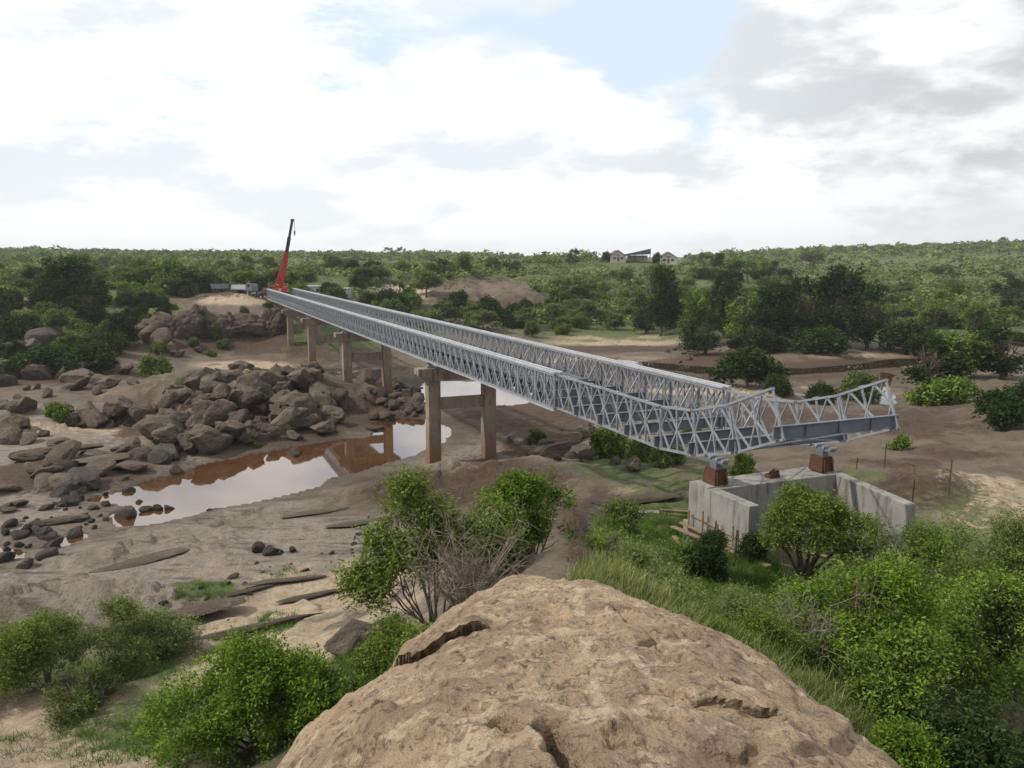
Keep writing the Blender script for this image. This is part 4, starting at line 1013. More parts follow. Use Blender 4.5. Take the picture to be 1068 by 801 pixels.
MID = [
 # kind, leaves, px, forward distance, width, height, label
 ('round', 'leaf_dark', 78, 178, 15, 14, 'big dark spreading tree on the rocky bank, tallest on the crane side of the river'),
 ('round', 'leaf_dark', 52, 182, 11, 11, 'dark tree at the shoulder of the tallest tree on the rocky bank'),
 ('round', 'leaf_dark', 105, 176, 10, 9.5, 'dark tree leaning out below the tallest tree on the rocky bank'),
 ('shrub', 'leaf_olive', 70, 165, 9, 5, 'olive shrub under the tallest dark tree on the rocky bank'),
 ('shrub', 'leaf_dark', 50, 140, 13, 5, 'wide dark shrub spread over the shaded boulders'),
 ('shrub', 'leaf_dark', 92, 142, 12, 5, 'dark shrub trailing down the rocky bank beside the wide one'),
 ('shrub', 'leaf_mid', 162, 138, 7, 4.2, 'green shrub at the foot of the brown cliff'),
 ('shrub', 'leaf_dark', 15, 160, 10, 5, 'dark shrub high on the shaded rocks at the view edge'),
 ('shrub', 'leaf_olive', 5, 190, 14, 7, 'olive scrub tree above the shaded rocks at the view edge'),
 ('shrub', 'leaf_mid', 60, 96, 3.8, 2.6, 'small green shrub tucked against the two big boulders'),
 ('shrub', 'leaf_mid', 186, 106, 3.0, 1.6, 'low green shrub growing among the heaped boulders'),
 ('shrub', 'leaf_mid', 165, 195, 8, 4, 'green shrub on the lip of the brown cliff'),
 ('shrub', 'leaf_mid', 140, 200, 9, 4.5, 'green shrub beside the lip of the brown cliff'),
 ('round', 'leaf_dark', 212, 172, 4, 7, 'thin dark tree growing up the face of the brown cliff'),
 ('round', 'leaf_dark', 688, 208, 13, 19, 'tall dark riverside tree with bare trunk showing, below the roofless crest'),
 ('round', 'leaf_dark', 672, 216, 8, 12, 'dark tree tucked behind the tall riverside tree'),
 ('round', 'leaf_mid', 722, 185, 10, 14, 'green riverside tree at the edge of the dark grove'),
 ('round', 'leaf_dark', 735, 172, 11, 10, 'low leafy tree hanging over the sandbank'),
 ('round', 'leaf_dark', 752, 200, 13, 17, 'dark grove tree behind the low leafy one'),
 ('round', 'leaf_mid', 775, 190, 12, 14, 'green tree in the middle of the dark grove'),
 ('round', 'leaf_dark', 805, 180, 14, 15, 'broad dark tree in the riverside grove'),
 ('round', 'leaf_dark', 838, 182, 15, 17, 'massive dark tree at the heart of the riverside grove'),
 ('round', 'leaf_dark', 872, 180, 16, 19, 'tallest dark tree of the riverside grove'),
 ('round', 'leaf_dark', 902, 178, 13, 16, 'dark tree ending the riverside grove'),
 ('shrub', 'leaf_dark', 790, 172, 13, 5, 'dark undergrowth shrub at the foot of the riverside grove'),
 ('shrub', 'leaf_dark', 850, 170, 14, 5, 'wide dark shrub on the red bank under the grove'),
 ('shrub', 'leaf_dark', 940, 172, 14, 6.5, 'dark shrub on the bank beyond the grove end'),
 ('round', 'leaf_dark', 966, 122, 11.5, 9.0, 'large dark bush tree beyond the nose tip, beside the pale track'),
 ('round', 'leaf_mid', 1000, 124, 11, 8.0, 'large green bush tree merging with the one beside the pale track'),
 ('round', 'leaf_dark', 1045, 122, 13, 9.5, 'large dark tree at the view edge above brown earth'),
 ('shrub', 'leaf_mid', 968, 98, 8, 3.6, 'bright low shrub in front of the dark bush trees'),
 ('shrub', 'leaf_mid', 1000, 97, 6, 3.0, 'second bright low shrub in front of the dark bush trees'),
 ('shrub', 'leaf_dark', 1042, 78, 6.5, 3.6, 'dark round bush beside the brown earth track'),
 ('shrub', 'leaf_dark', 1075, 80, 7, 3.8, 'dark bush half outside the view beside the earth track'),
 ('shrub', 'leaf_dark', 779, 124, 11.5, 6.0, 'round green bush seen above the near truss end'),
 ('shrub', 'leaf_dark', 812, 118, 5, 3.2, 'small dark bush behind the upturned truss top'),
 ('shrub', 'leaf_dark', 858, 110, 5, 3.6, 'dark green bush seen over the middle of the far truss'),
 ('shrub', 'leaf_olive', 898, 116, 6, 4.0, 'olive yellow bush seen over the tip of the far truss'),
 ('shrub', 'leaf_mid', 775, 54, 2.4, 1.8, 'bright green bush under the bridge behind the rocker bearing'),
 ('shrub', 'leaf_mid', 632, 72, 5.0, 3.0, 'dark green bush among pale stones under the bridge'),
 ('shrub', 'leaf_mid', 672, 66, 3.4, 2.3, 'green bush under the bridge next to the abutment rubble'),
 ('shrub', 'leaf_olive', 700, 62, 3.0, 1.6, 'low olive bush beside the back of the abutment'),
 ('shrub', 'leaf_olive', 560, 86, 2.6, 1.4, 'small tuft of bush between pale stones beyond the pier'),
 ('shrub', 'leaf_olive', 725, 76, 3.0, 1.5, 'low tuft of bush under the nose of the bridge'),
 ('shrub', 'leaf_mid', 940, 66, 2.6, 1.6, 'small green bush on the brown earth by the rusty stakes'),
 ('shrub', 'leaf_dark', 478, 232, 9, 6.5, 'dark round shrub at the foot of the washed bank'),
 ('shrub', 'leaf_dark', 508, 226, 11, 6.0, 'dark shrub behind the far truss below the washed bank'),
 ('shrub', 'leaf_dark', 535, 222, 12, 6.5, 'wide dark shrub ending the row below the washed bank'),
 ('shrub', 'leaf_mid', 432, 238, 9, 6, 'green shrub beside the dirt road behind the bridge'),
 ('shrub', 'leaf_dark', 408, 228, 10, 6, 'dark shrub close behind the far chord'),
 ('shrub', 'leaf_mid', 586, 212, 5, 3, 'lone green shrub on the sandbank edge'),
 ('round', 'leaf_dark', 598, 372, 7, 8, 'lone dark tree on the skyline before the gabled houses'),
 ('round', 'leaf_dark', 746, 378, 9, 8.5, 'round dark tree on the skyline beyond the gabled houses'),
 ('shrub', 'leaf_dark', 681, 379, 5, 5, 'dark bush on the skyline between the two houses'),
 ('shrub', 'leaf_dark', 630, 377, 6, 5, 'dark bush on the skyline against the first house'),
 ('round', 'leaf_mid', 768, 384, 5, 6, 'small skyline tree behind the round dark tree'),
]
for i, (kd, lm, px, Y, w, h, lb) in enumerate(MID):
    tree(kd, lm, stand(px, Y), w, h, lb, seed=i * 3 + 1)

# --- hillside scrub: the largest as things, the rest as one mass
def hillside():
    rng = np.random.default_rng(77); cand = []
    bare = [(505, 312, 60, 20), (250, 312, 52, 9), (415, 306, 34, 8), (230, 350, 72, 28), (650, 357, 95, 12), (345, 300, 30, 9), (668, 274, 50, 11)]
    N = 110000
    Y = 205 * np.exp(rng.uniform(0, 1.75, N)); a = rng.uniform(-0.78, 0.78, N); x = a * Y; z = ground_z(x, Y, False); px, py = to_px(x, Y, z)
    ok = (px > -160) & (px < 1230)
    ok &= ~((px < 235) & (py > 330)) & ~((px > 235) & (px < 460) & (py > 312)) & ~((px > 560) & (py > 345))
    for (cx, cy, rx, ry) in bare: ok &= ((px - cx) / rx) ** 2 + ((py - cy) / ry) ** 2 > 1
    ok &= vnoise(x * 0.02, Y * 0.02, None, 4) + rng.uniform(-0.3, 0.3, N) > 0.30
    x, Y, z, px = x[ok], Y[ok], z[ok], px[ok]
    # thin out so that crowns do not pile up, sparser when nearer
    keep = []; grid = set()
    for i in range(len(x)):
        c = 4.4 if Y[i] < 420 else 6.2
        k = (int(x[i] / c), int(Y[i] / (c * 1.5)))
        if k in grid: continue
        grid.add(k); keep.append(i)
    keep = np.array(keep); x, Y, z = x[keep], Y[keep], z[keep]
    sz = rng.uniform(0.55, 1.25, len(x)) * np.where(rng.uniform(0, 1, len(x)) < 0.14, 1.5, 1.0) * np.where(rng.uniform(0, 1, len(x)) < 0.03, 1.5, 1.0)
    inview = np.abs(x / Y) < 0.63
    order = np.argsort(np.where(inview, -sz / Y, 0))
    for j, i in enumerate(order[:190]):
        kd = 'broad' if rng.uniform() < 0.35 else ('round' if rng.uniform() < 0.4 else 'shrub')
        lm = ('leaf_mid', 'leaf_olive', 'leaf_olive', 'leaf_olive', 'leaf_dark')[rng.integers(0, 5)]
        w, h = {'broad': (8.0, 4.6), 'round': (5, 4.4), 'shrub': (6.0, 3.0)}[kd]
        tree(kd, lm, (x[i], Y[i], z[i]), w * sz[i], h * sz[i], 'green scrub tree scattered over the slopes and plain beyond the river', 'scrub trees on the slopes beyond the river', seed=int(j), name='scrub_tree', cat='tree')
    rest = order[190:]
    Vs, Ts = [], []
    for i in rest:
        w = 3.0 * sz[i]; h = 3.8 * sz[i]; n = 46 if Y[i] < 500 else 28
        d = sph(rng, n); d[:, 2] = np.abs(d[:, 2]) * 1.2 - 0.25
        C = np.array([x[i], Y[i], z[i] + h * 0.42]) + d * np.array([w, w, h * 0.5]) * rng.uniform(0.6, 1.05, (n, 1))
        Vs.append(leaf_quads(rng, C, d, (0.52 if Y[i] < 500 else 0.8) * sz[i], 0.7, 0.6))
        Ts.append(np.repeat(np.clip(rng.uniform(0.0, 0.8) + rng.normal(size=n) * 0.15, 0, 1), 4))
    o = link('scrub_vegetation', quads_mesh('scrub_vegetation', np.concatenate(Vs), np.concatenate(Ts), M['leaf_far']))
    tag(o, 'continuous green scrub covering the far hills and plain', 'scrub', kind='stuff')
hillside()

# ------------------------------------------------------------------ boulders and stones
def rock_mesh(name, seed, m, sub=4, cuts=9, rough=0.10, flat=1.0):
    """unit boulder: a sphere cut by random flats, then worn and pitted"""
    import bmesh
    bm = bmesh.new(); bmesh.ops.create_icosphere(bm, subdivisions=sub, radius=1.0)
    v = np.array([q.co[:] for q in bm.verts]); rng = np.random.default_rng(seed)
    for _ in range(cuts):
        n = sph(rng, 1)[0]; h = rng.uniform(0.52, 0.85); d = v @ n - h
        v = v - np.where(d > 0, d, 0)[:, None] * n * 0.97
    nrm = v / np.linalg.norm(v, axis=1, keepdims=True)
    v = v + nrm * ((fbm(v[:, 0] * 1.7 + seed, v[:, 1] * 1.7, v[:, 2] * 1.7, seed, 4) - 0.5) * rough * 3.2)[:, None]
    v = v + nrm * ((fbm(v[:, 0] * 6 + seed, v[:, 1] * 6, v[:, 2] * 6, seed, 3) - 0.5) * rough * 1.1)[:, None]
    v = v - nrm * (np.abs(fbm(v[:, 0] * 1.5 + seed, v[:, 1] * 1.5, v[:, 2] * 1.5, seed + 9, 4) - 0.5) < 0.016)[:, None] * 0.07
    v = v * np.array([1.0, rng.uniform(0.7, 0.95), rng.uniform(0.62, 0.85) * flat])
    for q, c in zip(bm.verts, v): q.co = c
    me = bpy.data.meshes.new(name); bm.to_mesh(me); bm.free(); me.materials.append(m)
    for p in me.polygons: p.use_smooth = True
    try: me.set_sharp_from_angle(angle=R(38))
    except Exception: pass
    return me
BOULD = [rock_mesh('boulder', 200 + i, M['boulder'], 4, 15, 0.10) for i in range(10)]
DARKB = [rock_mesh('boulder', 230 + i, M['boulder_dark'], 3, 9, 0.10) for i in range(5)]
SLAB = [rock_mesh('rock_slab', 250 + i, M['boulder'], 4, 7, 0.08, 0.5) for i in range(4)]
def rock(me, loc, size, label, group=None, seed=0, name='boulder', sink=0.25, tilt=0.35, cat=None, rz=None):
    rng = random.Random(seed); o = link(name, me)
    sx, sy, sz = size if isinstance(size, tuple) else (size, size, size)
    o.scale = (sx, sy, sz); o.rotation_euler = (rng.uniform(-tilt, tilt), rng.uniform(-tilt, tilt), rng.uniform(0, 6.28) if rz is None else rz)
    o.location = (loc[0], loc[1], loc[2] + sz * (0.6 - sink)); tag(o, label, cat or 'boulder', group); return o
BIG = [  # px, py of the foot, half size, mesh, label
 (122, 436, (3.0, 2.4, 2.9), 0, 'biggest smooth rounded boulder standing over the bush by the pool'),
 (98, 445, (2.8, 2.0, 3.1), 3, 'tall leaning boulder with a flat pale face beside the green shrub'),
 (50, 414, (1.5, 1.2, 1.2), 5, 'lone squat boulder on the pale rock shelf'),
 (75, 405, (2.0, 1.4, 0.9), 2, 'low long boulder lying beyond the lone squat one'),
 (146, 440, (1.7, 1.4, 1.9), 1, 'steep boulder leaning on the biggest rounded one'),
 (215, 470, (2.3, 1.7, 2.2), 4, 'large dark faced boulder at the pool edge of the heap'),
 (262, 463, (1.0, 0.8, 0.8), 6, 'pale grey boulder lying right beside the water'),
 (345, 420, (2.6, 2.0, 2.2), 7, 'big blocky boulder at the foot of the brown portal pier'),
 (318, 398, (2.8, 1.8, 2.0), 2, 'pale tilted boulder high on the heap under the bridge'),
 (295, 410, (2.6, 1.6, 2.0), 0, 'long pale boulder in the middle of the heap'),
 (385, 400, (3.2, 2.4, 2.6), 3, 'dark rounded boulder standing between the two legs of a portal pier'),
 (210, 402, (2.4, 1.8, 1.9), 5, 'upright boulder at the back end of the heap near the pale sand'),
 (40, 395, (3.6, 2.8, 2.6), 1, 'large shaded boulder under the wide dark shrub'),
 (85, 398, (4.0, 3.0, 2.4), 6, 'broad shaded boulder below the trailing dark shrub'),
 (15, 392, (3.2, 2.6, 2.8), 4, 'shaded boulder cut by the view edge under the dark shrubs'),
 (35, 320, (6.0, 3.5, 3.4), 2, 'tan rock dome high on the bank among dark shrubs'),
 (575, 474, (3.2, 1.8, 1.3), 1, 'broad pale whaleback boulder beyond the tallest pier'),
 (540, 462, (2.0, 1.4, 1.1), 4, 'pale rounded boulder just beside the tallest pier'),
 (597, 462, (1.6, 1.3, 1.2), 7, 'pale boulder under the truss amid bushes'),
 (612, 455, (1.4, 1.1, 1.2), 0, 'grey boulder pressed against the bushes under the truss'),
 (425, 465, (1.0, 0.7, 0.6), 5, 'small boulder on the near shore of the pool by the pier'),
]
for i, (px, py, sz, k, lb) in enumerate(BIG):
    rock(BOULD[k], drop(px, py), sz, lb, seed=i + 3)
def in_poly(px, py, P):
    c = False; n = len(P)
    for i in range(n):
        (x1, y1), (x2, y2) = P[i], P[(i + 1) % n]
        if (y1 > py) != (y2 > py) and px < (x2 - x1) * (py - y1) / (y2 - y1) + x1: c = not c
    return c
def scatter(seed, P, n, smin, smax, meshes, label, group, name='boulder', pile=0.0, far_py=None, cat=None):
    rng = random.Random(seed); xs = [p[0] for p in P]; ys = [p[1] for p in P]; pts = []
    while len(pts) < n:
        q = (rng.uniform(min(xs), max(xs)), rng.uniform(min(ys), max(ys)))
        if in_poly(*q, P): pts.append(q)
    D, ok = drops(pts)
    for i, (d, k) in enumerate(zip(D, ok)):
        if not k: continue
        s = smin + (smax - smin) * rng.random() ** 2.0
        d = (d[0], d[1], max(d[2], WATER_Z - 0.3) + pile * rng.random() * s)
        rock(rng.choice(meshes), d, (s * rng.uniform(0.8, 1.35), s, s * rng.uniform(0.75, 1.15)), label, group, seed * 1000 + i, name, sink=0.3, tilt=0.6, cat=cat)
HEAP = [(150, 448), (175, 415), (205, 392), (262, 385), (330, 392), (352, 412), (360, 436), (372, 446), (330, 455), (262, 465), (205, 474), (165, 464)]
scatter(1, HEAP, 200, 0.6, 2.5, BOULD, 'grey brown boulder in the big jumbled heap behind the pool', 'boulders heaped behind the pool', pile=0.5)
scatter(2, [(370, 405), (440, 402), (440, 436), (378, 442), (362, 425)], 36, 0.4, 1.5, BOULD + DARKB, 'dark boulder in the rubble around the feet of the middle pier', 'boulders round the middle pier', pile=0.5)
scatter(3, [(0, 478), (70, 462), (190, 470), (205, 490), (130, 505), (80, 520), (0, 545)], 46, 0.5, 1.9, SLAB + SLAB + DARKB[:2], 'dark flat stone on the rock shelf at the pool end', 'dark stones on the shelf at the pool end', name='stone', cat='stone')
scatter(4, [(75, 520), (135, 515), (165, 545), (100, 552), (40, 585), (0, 600), (0, 550)], 60, 0.18, 0.75, DARKB, 'wet black stone in the rapids where the pool drains', 'wet stones in the rapids', name='stone', cat='stone')
scatter(5, [(0, 360), (130, 355), (140, 400), (0, 410)], 24, 0.8, 3.0, BOULD + DARKB, 'shaded boulder on the bushy bank below the tallest dark trees', 'shaded boulders on the bushy bank', pile=0.3)
scatter(6, [(540, 440), (660, 450), (690, 490), (620, 490), (560, 478)], 30, 0.3, 1.2, BOULD, 'pale stone scattered under the bridge near the abutment', 'pale stones under the bridge', name='stone', cat='stone')
scatter(7, [(250, 592), (310, 570), (400, 540), (430, 560), (330, 600), (180, 660), (80, 670)], 34, 0.10, 0.42, DARKB + SLAB, 'small dark stone lying on the grey slab near the sand', 'small stones on the grey slab', name='stone', cat='stone')
scatter(8, [(150, 330), (285, 328), (290, 372), (150, 372)], 12, 0.8, 3.2, [rock_mesh('boulder', 300 + i, M['cliff'], 3, 8, 0.12) for i in range(3)], 'brown rock block broken from the cliff face', 'rock blocks of the brown cliff', pile=0.2)
scatter(9, [(700, 385), (740, 372), (735, 360), (690, 365)], 8, 0.6, 1.4, BOULD, 'brown block on the sandbank beside the grove', 'blocks on the sandbank by the grove')
scatter(10, [(745, 660), (820, 640), (830, 665), (760, 690)], 12, 0.12, 0.4, SLAB, 'pale stone half buried in the grass beside the acacias', 'pale stones in the grass', name='stone', cat='stone')
for px, py, s in ((97, 532, .55), (132, 538, .95), (152, 533, .5), (164, 531, .45), (175, 531, .42), (219, 533, .25)):
    d = at_z(px, py, WATER_Z); rock(DARKB[int(px) % 5], d, (s * 1.3, s, s), 'black stone standing out of the near end of the pool', 'black stones in the pool', int(px), 'stone', sink=0.4, cat='stone')
d = at_z(308, 473, WATER_Z); rock(DARKB[1], d, (1.5, 0.9, 0.6), 'single flat dark rock standing in the middle of the pool', None, 5, 'stone', sink=0.35, tilt=0.1, cat='stone')
d = at_z(392, 447, WATER_Z); rock(DARKB[2], d, (1.4, 0.8, 0.45), 'low flat rock in the water by the pier reflection', None, 6, 'stone', sink=0.35, tilt=0.1, cat='stone')
rock(DARKB[3], drop(102, 664), (0.75, 0.6, 0.45), 'dark stone on the slab edge above the olive bushes', None, 7, 'stone', cat='stone')
rock(DARKB[0], drop(52, 580), (0.9, 0.7, 0.55), 'brown black stone beside the small rapids pool', None, 9, 'stone', cat='stone')
# undercut ledges of the slab: long low rocks
rock(SLAB[0], drop(275, 657), (3.3, 0.55, 0.55), 'long narrow dark ledge of rock lying across the pale sand', None, 11, 'rock_ledge', tilt=0.06, cat='rock', rz=0.55)
rock(BOULD[2], drop(372, 672), (1.5, 1.3, 1.0), 'dark shadowed boulder at the foot of the thorn bush', None, 12, tilt=0.1)
rock(SLAB[1], drop(300, 607), (2.6, 0.6, 0.4), 'thin rock ledge on the slab above the pale sand', None, 13, 'rock_ledge', tilt=0.06, cat='rock', rz=0.4)
rock(SLAB[2], drop(215, 640), (2.2, 1.2, 0.5), 'grassy topped rock shelf at the edge of the pale sand', None, 14, 'rock_ledge', tilt=0.06, cat='rock', rz=0.5)
rock(SLAB[3], drop(660, 524), (3.0, 0.8, 0.5), 'broken pale rock shelf between the mound and the abutment', None, 15, 'rock_ledge', tilt=0.06, cat='rock', rz=0.1)
for i, (px, Y, sz, lb) in enumerate(((172, 171, (5.5, 4, 6.0), 'brown cliff block at the end of the bank beside green shrubs'), (200, 173, (6.5, 4, 7.0), 'rounded brown cliff face under the trucks'),
        (232, 175, (6.0, 4, 6.6), 'brown cliff face behind the thin dark tree'), (262, 177, (6.5, 4, 6.4), 'shaded brown cliff face under the sandy approach'), (290, 180, (5.5, 4, 6.0), 'shaded brown cliff face nearest the last pier'))):
    rock(rock_mesh('cliff', 320 + i, M['cliff'], 5, 14, 0.20), stand(px, Y), sz, lb, None, i, 'cliff', sink=0.45, tilt=0.12, cat='cliff', rz=0.2 * i)

# ------------------------------------------------------------------ abutment with its bearings
AB_TOP = -10.42
SF = s_at_px(745, 0.0)
def build_abutment():
    root = empty('abutment', bpt(SF, SEP / 2, -14.5), BH); tag(root, 'new grey concrete bridge abutment with two wing walls under the nose', 'abutment')
    # local x across the bridge, local y along it (away from the camera)
    H = AB_TOP - root.location.z; zc = (H - 1.6) / 2
    def L(px, t):
        return s_at_px(px, t) - SF
    b = MB(); b.box((0, 0.25, zc), (7.9, 1.7, H + 1.6)); b.build('front_wall', M['abut'], root, bevel=0.03)
    b = MB(); b.box((0, 1.3, zc - 1.0), (7.894, 0.4, H - 0.4)); b.build('footing_step', M['abut'], root, bevel=0.03)
    yl, yr = -3.3, -4.9
    for x0, ye, drop_ in ((-3.67, yl, 0.0), (3.67, yr, 0.35)):
        b = MB(); w = 0.55; y0 = -0.603
        vs = []
        for x in (x0 - w / 2, x0 + w / 2):
            vs += [(x, y0, -1.6), (x, ye, -1.6), (x, ye, H - 0.004 - drop_), (x, y0, H - 0.004)]
        b.poly(vs, [(3, 2, 1, 0), (4, 5, 6, 7), (0, 1, 5, 4), (1, 2, 6, 5), (2, 3, 7, 6), (3, 0, 4, 7)])
        b.build('wing_wall', M['abut'], root, bevel=0.03)
    for x in (-3.5, 3.5):
        b = MB(); b.box((x, 0.15, H + 0.03), (0.9, 1.0, 0.06)); b.build('bearing_pad', M['abut'], root)
build_abutment()
def rocker(t, label):
    p = bpt(SF + 0.15, t, AB_TOP + 0.062)
    root = empty('launching_roller', p, BH); tag(root, label, 'launching roller', 'launching rollers on the abutment')
    b = MB(); top = chord_z(SF + 0.15) - p.z
    hb = 0.74
    vs = [(-0.38, -0.48, 0), (0.38, -0.48, 0), (0.38, 0.48, 0), (-0.38, 0.48, 0), (-0.32, -0.40, hb), (0.32, -0.40, hb), (0.32, 0.40, hb), (-0.32, 0.40, hb)]
    b.poly(vs, [(3, 2, 1, 0), (4, 5, 6, 7), (0, 1, 5, 4), (1, 2, 6, 5), (2, 3, 7, 6), (3, 0, 4, 7)])
    for x in (-0.25, 0.25): b.box((x, -0.47, hb * 0.45), (0.05, 0.12, hb * 0.8))
    b.build('base_block', M['rust'], root)
    b = MB(); rt = top - 0.02 - 0.09; b.bar((0, -0.7, rt - 0.12), (0, 0.7, rt - 0.12), 0.30, 0.12); b.box((0, 0, (hb + rt - 0.17) / 2), (0.34, 0.5, max(rt - 0.17 - hb, 0.05))); b.build('rocker_beam', M['galv_dark'], root)
    b = MB()
    for y in (-0.7, -0.25, 0.25, 0.7): b.cyl((-0.2, y, rt), (0.2, y, rt), 0.09, 12)
    b.build('roller', M['galv'], root, smooth=False)
rocker(0.0, 'rusty launching roller block under the near truss, at the pale wing wall corner')
rocker(SEP, 'rusty launching roller block under the far truss')
def small_block():
    p = bpt(SF + 0.1, SEP * 0.52, AB_TOP + 0.002); b = MB(); b.box((0, 0, 0.1), (0.6, 0.34, 0.2)); b.box((0.16, 0, 0.28), (0.22, 0.28, 0.16)); b.bar((-0.25, 0, 0.2), (0.1, 0, 0.42), 0.06)
    o = b.build('steel_block', M['rust'], None); o.location = p; o.rotation_euler.z = BH; tag(o, 'small rusty steel block midway along the abutment top', 'steel block')
small_block()
# timber left from the shuttering, and reinforcing bars standing as stakes
def plank(a, b_, w, th, label, group=None):
    a, b_ = Vector(a), Vector(b_); m = MB(); m.bar(Vector((0, 0, 0)), b_ - a, w, th); o = m.build('plank', M['timber'], None, bevel=0.01); o.location = a; tag(o, label, 'plank', group); return o
wl = lambda s, t, z: tuple(bpt(SF + s, t, z))
plank(wl(0.9, -0.75, -12.0), wl(-4.4, -0.75, -12.1), 0.22, 0.06, 'upper timber plank nailed along the pale wing wall')
plank(wl(1.6, -1.3, -12.75), wl(-5.2, -1.2, -12.35), 0.26, 0.07, 'long timber plank propped below the pale wing wall')
plank(wl(0.5, -2.3, -13.2), wl(-4.0, -2.4, -12.6), 0.24, 0.06, 'lower timber plank half hidden in the grass by the wing wall')
plank(wl(-3.2, 0.2, -12.1), wl(-5.0, 2.2, -12.55), 0.24, 0.06, 'timber plank slanting off the end of the pale wing wall')
plank(wl(-3.0, 0.8, -12.4), wl(-5.4, 2.6, -12.7), 0.20, 0.06, 'timber plank leaning under the slanting one')
def stake(px, y_top, y_foot, Y, label, r=0.035):
    x, yy, zf = at_y(px, y_foot, Y); zt = at_y(px, y_top, Y)[2]; g = gz(x, yy)
    b = MB(); b.tube([(0, 0, min(g - zf, 0) - 0.3), (0.01, 0, (zt - zf) * 0.5), (0.03, 0, zt - zf)], [r, r, r * 0.9], 6); b.tube([(-0.05, 0, (zt - zf) * 0.7), (0.05, 0, (zt - zf) * 0.7)], [r * 0.6, r * 0.6], 5)
    o = b.build('stake', M['rust'], None); o.location = (x, yy, zf); tag(o, label, 'stake', 'rusty stakes round the abutment')
for a in ((745, 543, 574, 34.2, 'rusty stake standing against the middle of the pale wing wall'), (739, 552, 576, 34.6, 'short rusty stake beside the middle stake of the wing wall'), (767, 553, 578, 33.2, 'rusty stake near the outer end of the pale wing wall'),
          (922, 462, 492, 52, 'tallest rusty stake standing on earth beyond the abutment'), (893, 477, 493, 52, 'short rusty stake behind the abutment top'), (989, 479, 521, 46, 'thin rusty stake by the earth mound'), (951, 500, 530, 40, 'rusty bar at the end of the far wing wall')):
    stake(*a)
def scaffold_pole(s_, t_, z0, z1, label):
    p = Vector(wl(s_, t_, z0)); b = MB(); b.cyl((0, 0, 0), (0.02, 0.01, z1 - z0), 0.045, 8); o = b.build('scaffold_pole', M['timber'], None); o.location = p; tag(o, label, 'pole', 'timber poles along the wing wall')
for i, s_ in enumerate((0.7, -0.4, -1.5, -2.6, -3.7)):
    scaffold_pole(s_, -1.05, -14.3, -11.7 + 0.25 * (i % 2), 'upright timber pole propping the boards along the pale wing wall')
plank(wl(1.2, -1.12, -12.45), wl(-4.2, -1.12, -12.35), 0.16, 0.08, 'middle timber rail tied to the poles of the wing wall')
plank(wl(1.0, -1.6, -13.0), wl(-1.8, -2.6, -12.9), 0.24, 0.06, 'grey timber board dropped in the grass below the poles')
plank(wl(2.0, -2.2, -13.4), wl(0.2, -3.4, -13.0), 0.24, 0.06, 'timber board lying beside the corner of the abutment')
plank(wl(2.3, -2.8, -13.5), wl(0.8, -4.4, -13.0), 0.22, 0.06, 'outermost timber board lying off the corner of the abutment')
def beam_pile():
    x, y, z = drop(655, 537); b = MB()
    o = MB(); o.box((0, 0, 0.16), (3.4, 0.5, 0.34)); o = o.build('precast_beam', M['abut'], None, bevel=0.02); o.location = (x, y, z); o.rotation_euler.z = -0.12; tag(o, 'long grey concrete beam lying on the grass beside the timber', 'beam')
    for i in range(3):
        plank((x + 1.6 + 0.1 * i, y - 0.4 + 0.3 * i, z + 0.12 + 0.10 * i), (x + 3.6 + 0.2 * i, y - 1.0 + 0.5 * i, z + 0.05 + 0.09 * i), 0.24, 0.07, ('lowest', 'middle', 'top')[i] + ' timber board of the small stack at the end of the concrete beam')
beam_pile()

